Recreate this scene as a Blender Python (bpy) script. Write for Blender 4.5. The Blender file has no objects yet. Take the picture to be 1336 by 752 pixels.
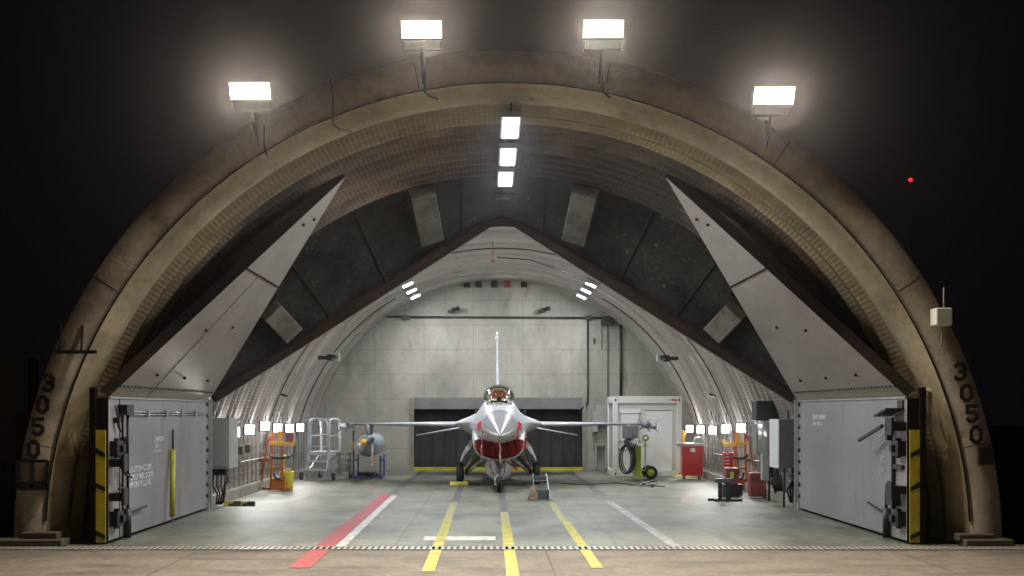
import bpy, math, random
from mathutils import Vector, Matrix, Euler
random.seed(7)
sc = bpy.context.scene
# ---------------------------------------------------------------- camera, world, exposure
F = 1600.0; HX, HY = 640.0, 538.0; CX, CH = -0.29, 2.24      # focal length and vanishing point of the photo, camera offset and height
cam = bpy.data.cameras.new('camera'); co = bpy.data.objects.new('camera', cam); sc.collection.objects.link(co)
co.location = (CX, 0, CH); co.rotation_euler = (math.radians(90), 0, 0)
cam.sensor_width = 36; cam.lens = 36*F/1336; cam.shift_x = (668-HX)/1336; cam.shift_y = (HY-376)/1336
cam.clip_end = 2000; sc.camera = co
w = bpy.data.worlds.new('World'); sc.world = w; w.use_nodes = True
bg = w.node_tree.nodes['Background']; bg.inputs[0].default_value = (.30, .22, .34, 1); bg.inputs[1].default_value = .007
sc.view_settings.view_transform = 'Standard'; sc.view_settings.look = 'None'; sc.view_settings.gamma = 1
sc.view_settings.exposure = 0.12
sc.cycles.max_bounces = 7; sc.cycles.diffuse_bounces = 4; sc.cycles.glossy_bounces = 4; sc.cycles.transparent_max_bounces = 8
sc.cycles.sample_clamp_indirect = 6; sc.cycles.use_light_tree = True
HAZE = .00026
P_VAULT, P_WALL, P_FLOOD, P_CROWN = 95.0, 34.0, 500.0, 215.0   # watts of each kind of lamp
def at(px, py, D):
    "photo pixel at distance D -> world point"
    return Vector(((px-HX)*D/F+CX, D, CH-(py-HY)*D/F))

# ---------------------------------------------------------------- materials
MATS = {}
def N(nt, t, **k):
    n = nt.nodes.new(t)
    for a, b in k.items(): setattr(n, a, b)
    return n
def mat(name, c, rough=.6, metal=0., var=.0, c2=None, scale=3., stretch=(1,1,1), bump=0., bscale=40., emit=0., thr=(.4,.65), spec=.5, rust=None, rthr=(.6,.72), rscale=1.2, rstretch=(1,1,1)):
    if name in MATS: return MATS[name]
    m = bpy.data.materials.new(name); m.use_nodes = True; nt = m.node_tree; b = nt.nodes['Principled BSDF']
    b.inputs['Base Color'].default_value = (*c, 1); b.inputs['Roughness'].default_value = rough; b.inputs['Metallic'].default_value = metal
    b.inputs['Specular IOR Level'].default_value = spec
    L = nt.links.new
    tc = N(nt, 'ShaderNodeTexCoord'); src = None
    def noise(sc_, st, det=5, ro=.6):
        mp = N(nt, 'ShaderNodeMapping'); mp.inputs['Scale'].default_value = st; L(tc.outputs['Object'], mp.inputs[0])
        n = N(nt, 'ShaderNodeTexNoise'); n.inputs['Scale'].default_value = sc_; n.inputs['Detail'].default_value = det; n.inputs['Roughness'].default_value = ro
        L(mp.outputs[0], n.inputs[0]); return n.outputs[0]
    def ramp(s, a, b_):
        r = N(nt, 'ShaderNodeMapRange'); r.inputs[1].default_value = a; r.inputs[2].default_value = b_; L(s, r.inputs[0]); return r.outputs[0]
    def mix(f, A, B, bt='MIX'):
        x = N(nt, 'ShaderNodeMix', data_type='RGBA', blend_type=bt)
        if isinstance(f, float): x.inputs[0].default_value = f
        else: L(f, x.inputs[0])
        for v, i in ((A, 6), (B, 7)):
            if isinstance(v, tuple): x.inputs[i].default_value = (*v, 1)
            else: L(v, x.inputs[i])
        return x.outputs[2]
    col = c
    if c2: col = mix(ramp(noise(scale, stretch), *thr), c, c2)
    if rust: col = mix(ramp(noise(rscale, rstretch, 8, .65), *rthr), col, rust)
    if var:
        v = N(nt, 'ShaderNodeMapRange'); v.inputs[3].default_value = 1-var; v.inputs[4].default_value = 1+var; v.inputs[1].default_value = .25; v.inputs[2].default_value = .75
        L(noise(scale*9, (1,1,1), 4, .7), v.inputs[0]); cc = N(nt, 'ShaderNodeCombineColor')
        for i in range(3): L(v.outputs[0], cc.inputs[i])
        col = mix(1., col, cc.outputs[0], 'MULTIPLY')
    if not isinstance(col, tuple): L(col, b.inputs['Base Color'])
    if bump:
        bp = N(nt, 'ShaderNodeBump'); bp.inputs['Strength'].default_value = bump; bp.inputs['Distance'].default_value = .02
        L(noise(bscale, (1,1,1), 4, .7), bp.inputs['Height']); L(bp.outputs[0], b.inputs['Normal'])
    if emit:
        b.inputs['Emission Color'].default_value = (*c, 1); b.inputs['Emission Strength'].default_value = emit
    m['noise'] = 1; MATS[name] = m
    return m
def corrugated(name, c, c2, rust, dark, pitch=.09, rthr=(.5,.66), dthr=(.5,.7)):
    "steel arch plate: fine cross crimps as bump, rust and soot patches that stretch along the plates"
    m = mat(name, c, .7, 0, .12, c2, .5, (1,2.2,1), 0, 30, rust=rust, rthr=rthr, rscale=.42, rstretch=(1,2.4,1))
    nt = m.node_tree; L = nt.links.new; b = nt.nodes['Principled BSDF']
    tc = N(nt, 'ShaderNodeTexCoord'); sp = N(nt, 'ShaderNodeSeparateXYZ'); L(tc.outputs['Object'], sp.inputs[0])
    a = N(nt, 'ShaderNodeMath', operation='ARCTAN2'); L(sp.outputs[2], a.inputs[0]); L(sp.outputs[0], a.inputs[1])
    k = N(nt, 'ShaderNodeMath', operation='MULTIPLY'); k.inputs[1].default_value = 2*math.pi*7.4/pitch; L(a.outputs[0], k.inputs[0])
    s = N(nt, 'ShaderNodeMath', operation='SINE'); L(k.outputs[0], s.inputs[0])
    bp = N(nt, 'ShaderNodeBump'); bp.inputs['Strength'].default_value = .8; bp.inputs['Distance'].default_value = .0032; L(s.outputs[0], bp.inputs['Height']); L(bp.outputs[0], b.inputs['Normal'])
    # plate to plate variation: segments 2.4 m round the arch by one corrugation deep
    old = b.inputs['Base Color'].links[0].from_socket
    f1 = N(nt, 'ShaderNodeMath', operation='MULTIPLY'); f1.inputs[1].default_value = 1.7; L(a.outputs[0], f1.inputs[0])
    f2 = N(nt, 'ShaderNodeMath', operation='DIVIDE'); f2.inputs[1].default_value = .61; L(sp.outputs[1], f2.inputs[0])
    g2 = N(nt, 'ShaderNodeMath', operation='FLOOR'); L(f2.outputs[0], g2.inputs[0])
    off = N(nt, 'ShaderNodeMath', operation='MULTIPLY_ADD'); off.inputs[1].default_value = .5; L(g2.outputs[0], off.inputs[0]); L(f1.outputs[0], off.inputs[2])
    g1 = N(nt, 'ShaderNodeMath', operation='FLOOR'); L(off.outputs[0], g1.inputs[0])
    cb = N(nt, 'ShaderNodeCombineXYZ'); L(g1.outputs[0], cb.inputs[0]); L(g2.outputs[0], cb.inputs[1])
    wn = N(nt, 'ShaderNodeTexWhiteNoise'); L(cb.outputs[0], wn.inputs[0])
    mr = N(nt, 'ShaderNodeMapRange'); mr.inputs[3].default_value = .78; mr.inputs[4].default_value = 1.25; L(wn.outputs[0], mr.inputs[0])
    cc = N(nt, 'ShaderNodeCombineColor')
    for i in range(3): L(mr.outputs[0], cc.inputs[i])
    x = N(nt, 'ShaderNodeMix', data_type='RGBA', blend_type='MULTIPLY'); x.inputs[0].default_value = 1; L(old, x.inputs[6]); L(cc.outputs[0], x.inputs[7])
    # soot
    mp = N(nt, 'ShaderNodeMapping'); mp.inputs['Scale'].default_value = (1,.5,1); L(tc.outputs['Object'], mp.inputs[0])
    n = N(nt, 'ShaderNodeTexNoise'); n.inputs['Scale'].default_value = .33; n.inputs['Detail'].default_value = 4; L(mp.outputs[0], n.inputs[0])
    r = N(nt, 'ShaderNodeMapRange'); r.inputs[1].default_value = dthr[0]; r.inputs[2].default_value = dthr[1]; L(n.outputs[0], r.inputs[0])
    y = N(nt, 'ShaderNodeMix', data_type='RGBA'); L(r.outputs[0], y.inputs[0]); L(x.outputs[2], y.inputs[6]); y.inputs[7].default_value = (*dark, 1)
    L(y.outputs[2], b.inputs['Base Color'])
    return m
def grid_lines(m, axes, width, dark=(.1,.1,.1), amount=.7, dots=None):
    "multiply joint or shade lines into a material: axes = [(axis index, pitch, offset)]"
    nt = m.node_tree; L = nt.links.new; b = nt.nodes['Principled BSDF']; old = b.inputs['Base Color']
    tc = N(nt, 'ShaderNodeTexCoord'); sp = N(nt, 'ShaderNodeSeparateXYZ'); L(tc.outputs['Object'], sp.inputs[0])
    # wobble
    no = N(nt, 'ShaderNodeTexNoise'); no.inputs['Scale'].default_value = 2.5; L(tc.outputs['Object'], no.inputs[0])
    cur = None; ds = []
    for ax, p, o in axes:
        a = N(nt, 'ShaderNodeMath', operation='ADD'); a.inputs[1].default_value = o; L(sp.outputs[ax], a.inputs[0])
        f = N(nt, 'ShaderNodeMath', operation='PINGPONG'); f.inputs[1].default_value = p/2; L(a.outputs[0], f.inputs[0])
        ds.append(f)
        g = N(nt, 'ShaderNodeMath', operation='LESS_THAN'); g.inputs[1].default_value = width; L(f.outputs[0], g.inputs[0])
        if cur is None: cur = g.outputs[0]
        else:
            mx = N(nt, 'ShaderNodeMath', operation='MAXIMUM'); L(cur, mx.inputs[0]); L(g.outputs[0], mx.inputs[1]); cur = mx.outputs[0]
    k = N(nt, 'ShaderNodeMath', operation='MULTIPLY'); L(cur, k.inputs[0]); L(no.outputs[0], k.inputs[1])
    k2 = N(nt, 'ShaderNodeMath', operation='MULTIPLY'); L(k.outputs[0], k2.inputs[0]); k2.inputs[1].default_value = amount*1.7
    x = N(nt, 'ShaderNodeMix', data_type='RGBA'); x.clamp_factor = True; L(k2.outputs[0], x.inputs[0])
    if old.links: L(old.links[0].from_socket, x.inputs[6])
    else: x.inputs[6].default_value = old.default_value
    x.inputs[7].default_value = (*dark, 1); L(x.outputs[2], old)
    return m
def worn(name, c, base, thr=(.42,.5), scale=6., rough=.6):
    "paint that has worn through to what is under it"
    return mat(name, c, rough, 0, .08, c2=base, scale=scale, thr=thr)

M = {}
M['floor'] = mat('floor_concrete', (.215,.215,.168), .58, 0, .18, c2=(.105,.112,.09), scale=.5, stretch=(1,.7,1), bump=.15, bscale=60, rust=(.085,.08,.065), rthr=(.52,.72), rscale=.9, rstretch=(1.6,.35,1))
grid_lines(M['floor'], [(0,3.75,1.9),(1,3.9,.4)], .012, (.07,.065,.055), .8)
M['apron'] = mat('apron_concrete', (.18,.15,.12), .75, 0, .4, c2=(.125,.105,.085), scale=.9, bump=.5, bscale=30, rust=(.07,.058,.048), rthr=(.52,.68), rscale=1.1, rstretch=(.5,1.4,1))
grid_lines(M['apron'], [(0,5.6,5.0),(1,5,.2)], .015, (.05,.04,.03), .9)
M['ring'] = mat('face_concrete', (.41,.35,.29), .85, 0, .22, c2=(.25,.21,.17), scale=.55, bump=.5, bscale=9, rust=(.09,.065,.05), rthr=(.58,.75), rscale=1.0)
M['reveal'] = mat('reveal_concrete', (.47,.405,.28), .8, 0, .16, c2=(.31,.26,.175), scale=.8, stretch=(1,.5,1), bump=.4, bscale=9, rust=(.14,.10,.06), rthr=(.60,.78), rscale=1.1)
M['vault_front'] = corrugated('sooty_arch_steel', (.30,.225,.17), (.20,.145,.115), (.17,.09,.06), (.035,.03,.027), rthr=(.45,.6), dthr=(.40,.60))
M['vault_lip'] = corrugated('painted_arch_steel', (.40,.33,.20), (.28,.22,.14), (.20,.14,.09), (.12,.09,.06), rthr=(.5,.7), dthr=(.55,.8))
M['vault'] = corrugated('arch_steel', (.31,.285,.25), (.24,.215,.19), (.24,.16,.12), (.20,.18,.16), rthr=(.55,.7), dthr=(.62,.8))
grid_lines(M['vault'], [(1,.61,.305)], .016, (.07,.06,.05), .45)  # corrugation shade painted into the colour as dark arcs along the plate joints
for k_ in ('vault_front','vault_lip'): grid_lines(M[k_], [(1,.61,.305)], .03, (.03,.025,.02), .8)  # same painted corrugation shade, wider and stronger on the front arch
M['shell'] = mat('outer_concrete', (.12,.10,.08), .9, 0, .1, c2=(.08,.07,.06), scale=.6, bump=.5, bscale=4)
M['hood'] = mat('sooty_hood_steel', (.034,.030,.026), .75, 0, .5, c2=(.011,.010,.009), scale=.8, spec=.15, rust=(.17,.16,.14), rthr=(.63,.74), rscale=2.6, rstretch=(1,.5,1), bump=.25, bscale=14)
M['beam'] = mat('dark_beam', (.022,.015,.012), .8, 0, .2, c2=(.035,.02,.015), scale=2, spec=.12)
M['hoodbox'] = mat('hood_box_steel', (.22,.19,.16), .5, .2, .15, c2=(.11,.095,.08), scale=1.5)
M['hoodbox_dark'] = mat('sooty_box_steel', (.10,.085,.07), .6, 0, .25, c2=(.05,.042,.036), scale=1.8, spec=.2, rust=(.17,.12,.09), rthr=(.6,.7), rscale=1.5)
M['rear'] = mat('rear_wall_concrete', (.40,.375,.325), .8, 0, .09, c2=(.27,.255,.225), scale=.7, stretch=(1,1,.5), bump=.2, bscale=25, rust=(.16,.14,.11), rthr=(.60,.8), rscale=.8, rstretch=(1.6,1,.5))
grid_lines(M['rear'], [(2,.95,.1),(0,1.9,.95)], .009, (.10,.09,.07), .55)
M['rear2'] = mat('lintel_concrete', (.20,.185,.185), .8, 0, .1, c2=(.15,.14,.14), scale=1, bump=.2)
M['shutter'] = mat('dark_blast_screen', (.045,.05,.055), .6, .3, .25, c2=(.03,.034,.038), scale=3, stretch=(1,1,.3), bump=.6, bscale=22)
M['door'] = mat('door_steel_grey', (.30,.275,.285), .42, .1, .05, c2=(.255,.235,.24), scale=.5, stretch=(1,1,.5), rust=(.17,.13,.11), rthr=(.58,.78), rscale=1.1, rstretch=(1,1.4,.3), bump=.2, bscale=2.2)
grid_lines(M['door'], [(1,1.86,.55)], .007, (.12,.10,.10), .5)
M['door_up'] = mat('upper_door_steel', (.31,.27,.245), .5, .1, .09, c2=(.24,.20,.175), scale=.6, stretch=(1,.4,1), rust=(.12,.09,.07), rthr=(.64,.8), rscale=.7)
M['edge'] = mat('door_edge_dark', (.018,.011,.009), .8, 0, .15, c2=(.010,.007,.006), scale=2, spec=.12)
M['black'] = mat('black_paint', (.012,.012,.013), .5, 0, .1, c2=(.02,.018,.018), scale=5)
M['rubber'] = mat('tyre_rubber', (.022,.022,.024), .75, 0, .15, c2=(.035,.035,.036), scale=8)
M['num'] = mat('stencil_black', (.022,.02,.018), .8, 0, .2, c2=(.05,.04,.03), scale=6, thr=(.5,.75))
M['white'] = mat('white_lettering', (.80,.78,.78), .6, 0, .1, c2=(.45,.43,.43), scale=8)
M['dim'] = mat('faded_lettering', (.60,.57,.57), .6, 0, .1, c2=(.32,.3,.3), scale=8)
M['steel'] = mat('galvanised_steel', (.45,.46,.47), .38, .7, .12, c2=(.33,.34,.35), scale=3)
M['mesh'] = mat('mesh_grey', (.25,.24,.22), .75, 0, .1, c2=(.16,.15,.14), scale=3)
M['dsteel'] = mat('dark_steel', (.06,.058,.055), .5, .5, .2, c2=(.035,.03,.028), scale=4)
M['alu'] = mat('pale_aluminium', (.72,.75,.78), .4, .15, .06, c2=(.5,.53,.56), scale=4)
M['concrete'] = mat('kerb_concrete', (.30,.27,.22), .85, 0, .12, c2=(.2,.18,.15), scale=1.5, bump=.4, bscale=15)
M['jet'] = mat('jet_grey_paint', (.56,.58,.61), .38, .05, .05, c2=(.47,.49,.52), scale=.7, spec=.5, rust=(.36,.37,.39), rthr=(.6,.8), rscale=1.6)
grid_lines(M['jet'], [(1,.83,.2)], .006, (.2,.2,.2), .5)
M['tank_pale'] = mat('pale_tank_paint', (.74,.76,.80), .3, 0, .04, c2=(.66,.68,.72), scale=1)
M['jet_dark'] = mat('jet_under_grey', (.20,.21,.22), .45, .1, .1, c2=(.14,.15,.16), scale=3)
M['radome'] = mat('radome_satin', (.42,.425,.44), .27, .15, .03, c2=(.38,.385,.40), scale=1.5)
M['gear'] = mat('gear_ivory', (.80,.78,.72), .4, 0, .12, c2=(.38,.36,.30), scale=7)
M['redcover'] = mat('red_intake_cloth', (.58,.04,.03), .7, 0, .2, c2=(.26,.015,.012), scale=2.2, stretch=(2,1,.6), bump=.4, bscale=8)
M['redtag'] = mat('red_ribbon', (.62,.03,.04), .7, 0, .05, c2=(.5,.03,.04), scale=9)
M['redwhite'] = mat('faded_ribbon', (.62,.16,.15), .7, 0, .1, c2=(.65,.6,.58), scale=14, thr=(.45,.55))
M['yellow'] = mat('yellow_paint', (.62,.52,.03), .5, 0, .12, c2=(.46,.37,.03), scale=3)
M['bin'] = mat('bin_yellow', (.66,.66,.03), .45, 0, .08, c2=(.55,.54,.03), scale=3)
M['lime'] = mat('lime_paint', (.55,.68,.06), .45, 0, .06, c2=(.45,.56,.06), scale=3)
M['orange'] = mat('orange_paint', (.62,.17,.02), .45, 0, .12, c2=(.48,.12,.015), scale=4)
M['amber'] = mat('amber_paint', (.85,.46,.03), .45, 0, .1, c2=(.75,.38,.02), scale=4)
M['red'] = mat('red_enamel', (.55,.018,.02), .35, 0, .05, c2=(.45,.015,.018), scale=2)
M['dred'] = mat('dull_red_paint', (.27,.05,.045), .5, 0, .15, c2=(.15,.035,.03), scale=4)
M['blue'] = mat('blue_trolley_paint', (.06,.075,.32), .45, 0, .1, c2=(.045,.05,.2), scale=4)
M['cabin'] = mat('cabin_white', (.76,.78,.73), .4, 0, .03, c2=(.70,.72,.68), scale=1)
M['cabin_door'] = mat('cabin_door_white', (.86,.88,.88), .35, 0, .02, c2=(.84,.86,.86), scale=1)
M['box_grey'] = mat('switch_cabinet_grey', (.40,.40,.37), .45, .1, .08, c2=(.33,.33,.30), scale=1.6)
M['box_dark'] = mat('speckled_cabinet', (.17,.165,.15), .5, .2, .25, c2=(.13,.125,.115), scale=4)
M['tank'] = mat('zinc_tank', (.50,.50,.48), .3, .75, .12, c2=(.30,.29,.27), scale=2, stretch=(1,1,.5), rust=(.22,.15,.11), rthr=(.62,.75), rscale=2.2)
M['hose'] = mat('black_hose', (.03,.032,.035), .45, 0, .1, c2=(.05,.05,.055), scale=10)
M['cloth'] = mat('beige_rag', (.5,.38,.28), .9, 0, .1, c2=(.38,.28,.2), scale=9)
M['step'] = mat('tool_step_grey', (.13,.15,.16), .5, .2, .15, c2=(.09,.10,.11), scale=6)
M['lamp_box'] = mat('lamp_housing', (.02,.02,.022), .7, 0, .1, c2=(.015,.015,.016), scale=5, spec=.15)
M['wood'] = mat('sleeper_stripe', (.5,.42,.02), .6, 0, .2, c2=(.03,.03,.02), scale=5, thr=(.46,.5))
M['seat'] = mat('seat_red_cover', (.34,.07,.06), .8, 0, .2, c2=(.16,.05,.045), scale=8)
M['skin_light'] = mat('headrest_pad', (.6,.5,.4), .8, 0, .1, c2=(.5,.4,.32), scale=8)
M['jet_blue'] = mat('drop_tank_blue', (.44,.49,.54), .3, .05, .04, c2=(.36,.41,.46), scale=1.2)
floorc = (.23,.225,.195)
M['p_red'] = worn('red_line_paint', (.40,.045,.05), (.26,.08,.07), (.47,.62), 3.)
M['p_white'] = worn('white_line_paint', (.58,.57,.54), (.38,.37,.34), (.46,.6))
M['p_yellow'] = worn('yellow_line_paint', (.47,.40,.03), (.30,.27,.08), (.46,.6), 4.)
M['p_yellow2'] = worn('worn_yellow_paint', (.42,.37,.10), (.26,.25,.16), (.42,.58), 8)
M['p_faint'] = worn('faint_red_paint', (.32,.17,.13), floorc, (.38,.6), 3)
M['p_black'] = worn('blackened_paint', (.085,.085,.08), (.15,.15,.135), (.45,.65), 3)
M['p_drop'] = worn('scuffed_white_paint', (.44,.44,.43), (.25,.25,.23), (.42,.56), 5)
def lamp_mat(name, c, s):
    m = bpy.data.materials.new(name); m.use_nodes = True; b = m.node_tree.nodes['Principled BSDF']
    b.inputs['Base Color'].default_value = (.8,.8,.8,1); b.inputs['Emission Color'].default_value = (*c, 1); b.inputs['Emission Strength'].default_value = s
    return m
M['glow_cold'] = lamp_mat('cold_lamp_glass', (.86,.95,1), 6)
M['glow_warm'] = lamp_mat('warm_lamp_glass', (1,.90,.66), 2.2)
M['glow_wall'] = lamp_mat('wall_lamp_glass', (1,.97,.98), 6)
M['glow_red'] = lamp_mat('red_beacon_glass', (1,.01,.015), 4)
# canopy glass
m = bpy.data.materials.new('tinted_canopy_glass'); m.use_nodes = True; nt = m.node_tree; nt.nodes.clear()
o_ = N(nt,'ShaderNodeOutputMaterial'); t_ = N(nt,'ShaderNodeBsdfTransparent'); g_ = N(nt,'ShaderNodeBsdfGlossy'); mx = N(nt,'ShaderNodeMixShader'); fr = N(nt,'ShaderNodeFresnel')
t_.inputs[0].default_value = (.86,.83,.70,1); g_.inputs['Roughness'].default_value = .03; fr.inputs[0].default_value = 1.5
nt.links.new(fr.outputs[0], mx.inputs[0]); nt.links.new(t_.outputs[0], mx.inputs[1]); nt.links.new(g_.outputs[0], mx.inputs[2]); nt.links.new(mx.outputs[0], o_.inputs[0]); M['glass'] = m

# ---------------------------------------------------------------- mesh helpers
class MB:
    def __init__(s): s.v=[]; s.f=[]; s.m=[]; s.sm=[]
    def add(s, vs, fs, mi=0, smooth=False):
        b=len(s.v); s.v += [tuple(v) for v in vs]
        for f in fs: s.f.append([b+i for i in f]); s.m.append(mi); s.sm.append(smooth)
        return s
    def box(s, c, d, R=None, mi=0):
        c=Vector(c); h=Vector(d)/2
        vs=[Vector((x*h.x,y*h.y,z*h.z)) for x in(-1,1) for y in(-1,1) for z in(-1,1)]
        if R is not None: vs=[R@v for v in vs]
        return s.add([c+v for v in vs], [(0,1,3,2),(4,6,7,5),(0,4,5,1),(2,3,7,6),(0,2,6,4),(1,5,7,3)], mi)
    def bar(s, a, b, wd, th=None, up=(0,0,1), mi=0):
        a=Vector(a); b=Vector(b); d=(b-a); L_=d.length; d=d/L_; u=Vector(up)
        if abs(d.dot(u))>.98: u=Vector((0,1,0))
        x=d.cross(u).normalized(); z=x.cross(d); R=Matrix((x,d,z)).transposed()
        return s.box((a+b)/2, (wd, L_, th or wd), R, mi)
    def cyl(s, a, b, r, r2=None, n=12, mi=0, cap=True):
        a=Vector(a); b=Vector(b); d=(b-a).normalized(); u=Vector((0,0,1)) if abs(d.z)<.9 else Vector((1,0,0))
        x=d.cross(u).normalized(); y=d.cross(x); r2=r if r2 is None else r2; vs=[]
        for p,q in ((a,r),(b,r2)):
            for i in range(n):
                t=2*math.pi*i/n; vs.append(p+x*math.cos(t)*q+y*math.sin(t)*q)
        s.add(vs, [(i,(i+1)%n,n+(i+1)%n,n+i) for i in range(n)], mi, True)
        if cap: s.add(vs, [tuple(range(n))[::-1], tuple(range(n,2*n))], mi)
        return s
    def tube(s, pts, r, n=8, mi=0, closed=False):
        pts=[Vector(p) for p in pts]; k=len(pts); vs=[]; px=None
        for i,p in enumerate(pts):
            d=((pts[(i+1)%k] if closed or i<k-1 else p)-(pts[i-1] if closed or i>0 else p)).normalized()
            if px is None:
                u=Vector((0,0,1)) if abs(d.z)<.9 else Vector((1,0,0)); px=d.cross(u).normalized()
            px=(px-d*px.dot(d)).normalized(); y=d.cross(px)
            rr=r[i] if isinstance(r,(list,tuple)) else r
            for j in range(n):
                t=2*math.pi*j/n; vs.append(p+px*math.cos(t)*rr+y*math.sin(t)*rr)
        fs=[(i*n+j, i*n+(j+1)%n, ((i+1)%k)*n+(j+1)%n, ((i+1)%k)*n+j) for i in range(k if closed else k-1) for j in range(n)]
        s.add(vs, fs, mi, True)
        if not closed: s.add(vs, [tuple(range(n))[::-1], tuple(range((k-1)*n,k*n))], mi)
        return s
    def loft(s, rings, mi=0, cap=(True,True), closed=True, smooth=True):
        n=len(rings[0]); vs=[p for r in rings for p in r]; e=n if closed else n-1
        s.add(vs, [(i*n+j, i*n+(j+1)%n, (i+1)*n+(j+1)%n, (i+1)*n+j) for i in range(len(rings)-1) for j in range(e)], mi, smooth)
        if cap[0]: s.add(rings[0], [tuple(range(n))[::-1]], mi)
        if cap[1]: s.add(rings[-1], [tuple(range(n))], mi)
        return s
    def lathe(s, prof, o=(0,0,0), axis='y', n=24, mi=0):
        o=Vector(o); rings=[]
        for a,r in prof:
            rg=[]
            for j in range(n):
                t=2*math.pi*j/n; c,q=math.cos(t)*r, math.sin(t)*r
                rg.append(o+Vector({'x':(a,c,q),'y':(c,a,q),'z':(c,q,a)}[axis]))
            rings.append(rg)
        return s.loft(rings, mi)
    def prism(s, poly, off, mi=0, side=None):
        n=len(poly); A=[Vector(p) for p in poly]; B=[p+Vector(off) for p in A]; sd=mi if side is None else side
        s.add(A+B, [tuple(range(n))[::-1], tuple(range(n,2*n))], mi)
        s.add(A+B, [(i,(i+1)%n,n+(i+1)%n,n+i) for i in range(n)], sd); return s
    def build(s, name, mats, parent=None, bev=0, sub=0, loc=None, rot=None):
        me=bpy.data.meshes.new(name); me.from_pydata(s.v, [], s.f)
        for k in (mats if isinstance(mats,(list,tuple)) else [mats]): me.materials.append(M[k] if isinstance(k,str) else k)
        me.polygons.foreach_set('material_index', s.m); me.polygons.foreach_set('use_smooth', s.sm); me.update()
        import bmesh
        bm=bmesh.new(); bm.from_mesh(me); bmesh.ops.remove_doubles(bm, verts=bm.verts, dist=1e-5); bmesh.ops.recalc_face_normals(bm, faces=bm.faces)
        bm.to_mesh(me); bm.free()
        o=bpy.data.objects.new(name, me); sc.collection.objects.link(o)
        if parent: o.parent=parent
        if loc is not None: o.location=loc
        if rot is not None: o.rotation_euler=rot
        if bev:
            b=o.modifiers.new('bevel','BEVEL'); b.width=bev; b.segments=2; b.limit_method='ANGLE'
        if sub:
            b=o.modifiers.new('sub','SUBSURF'); b.levels=sub; b.render_levels=sub
        return o
def thing(name, label, cat, loc=(0,0,0), rz=0, group=None):
    o=bpy.data.objects.new(name, None); sc.collection.objects.link(o); o.location=loc; o.rotation_euler=(0,0,rz)
    o['label']=label; o['category']=cat
    if group: o['group']=group
    return o
def tag(o, label, cat, group=None):
    o['label']=label; o['category']=cat
    if group: o['group']=group
    return o
def struct(o): o['kind']='structure'; return o
def dup(root, loc=None, rz=None, label=None):
    def cp(o, par):
        c=o.copy(); sc.collection.objects.link(c)
        if par: c.parent=par
        for ch in [x for x in bpy.data.objects if x.parent==o]: cp(ch, c)
        return c
    r=cp(root, None)
    if loc is not None: r.location=loc
    if rz is not None: r.rotation_euler=(0,0,rz)
    if label: r['label']=label
    return r
def area(name, parent, loc, rot, size, power, color, size_y=None, spread=180):
    l=bpy.data.lights.new(name,'AREA'); l.spread=R(spread); l.energy=power; l.color=color; l.size=size
    if size_y: l.shape='RECTANGLE'; l.size_y=size_y
    o=bpy.data.objects.new(name,l); sc.collection.objects.link(o); o.parent=parent; o.location=loc; o.rotation_euler=rot
    return o
def text(name, body, size, parent, M4, mt, sx=1., align='LEFT', th=.002):
    cu=bpy.data.curves.new(name,'FONT'); cu.body=body; cu.size=size; cu.extrude=th; cu.offset=size*.035; cu.align_x=align
    t=bpy.data.objects.new(name,cu); sc.collection.objects.link(t)
    dg=bpy.context.evaluated_depsgraph_get(); me=bpy.data.meshes.new_from_object(t.evaluated_get(dg)); bpy.data.objects.remove(t)
    me.materials.clear(); me.materials.append(M[mt]); me.transform(M4@Matrix.Diagonal((sx,1,1,1)))
    o=bpy.data.objects.new(name,me); sc.collection.objects.link(o); o.parent=parent; return o
R=math.radians
def arc(r, D, n=96, a0=0., a1=180.): return [Vector((r*math.cos(R(a0+(a1-a0)*i/n)), D, r*math.sin(R(a0+(a1-a0)*i/n)))) for i in range(n+1)]
def sheet(name, x0, x1, y0, y1, z, mt):
    return struct(MB().add([(x0,y0,z),(x1,y0,z),(x1,y1,z),(x0,y1,z)], [(0,1,2,3)]).build(name, mt))

hm = bpy.data.materials.new('night_air'); hm.use_nodes = True; nt = hm.node_tree; nt.nodes.clear()
o_ = N(nt,'ShaderNodeOutputMaterial'); v_ = N(nt,'ShaderNodeVolumePrincipled'); v_.inputs['Color'].default_value = (.92,.88,.96,1); v_.inputs['Density'].default_value = HAZE; v_.inputs['Anisotropy'].default_value = .95
nt.links.new(v_.outputs[0], o_.inputs['Volume'])
if HAZE: M['haze'] = hm; hz = MB().box((0,90,9),(302,262,20)).build('haze','haze'); hz['kind']='stuff'
# ================================================================ ground and painted lines
g = MB().add([(-150,-40,0),(150,-40,0),(150,220,0),(-150,220,0)], [(0,1,2,3)]).build('ground','apron'); struct(g)
sheet('floor', -7.6, 7.6, 20.16, 47.3, .004, 'floor')
def line(name, pts, z, mt):
    struct(MB().add([(x,y,z) for x,y in pts], [tuple(range(len(pts)))]).build(name, mt))
def strip(name, x0, x1, y0, y1, mt, z=.008, skew=0.): line(name, [(x0,y0),(x1,y0),(x1+skew,y1),(x0+skew,y1)], z, mt)
strip('red_floor_line', -3.2,-2.88,17.6,33.5,'p_red',skew=-.07)
strip('white_floor_line', -2.875,-2.71,20.4,32.8,'p_white',skew=-.07)
strip('centre_yellow_floor_line', -.075,.105,14.5,24.6,'p_yellow')
strip('centre_yellow_floor_line', -.07,.1,24.6,27.5,'p_yellow2')
strip('yellow_floor_line', -1.26,-1.08,17.2,25.6,'p_yellow')
strip('yellow_floor_line', -1.27,-1.1,25.6,30.5,'p_yellow2')
strip('yellow_floor_line', 1.16,1.33,17.6,25.0,'p_yellow')
strip('yellow_floor_line', 1.13,1.29,25.0,30.5,'p_yellow2')
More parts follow.
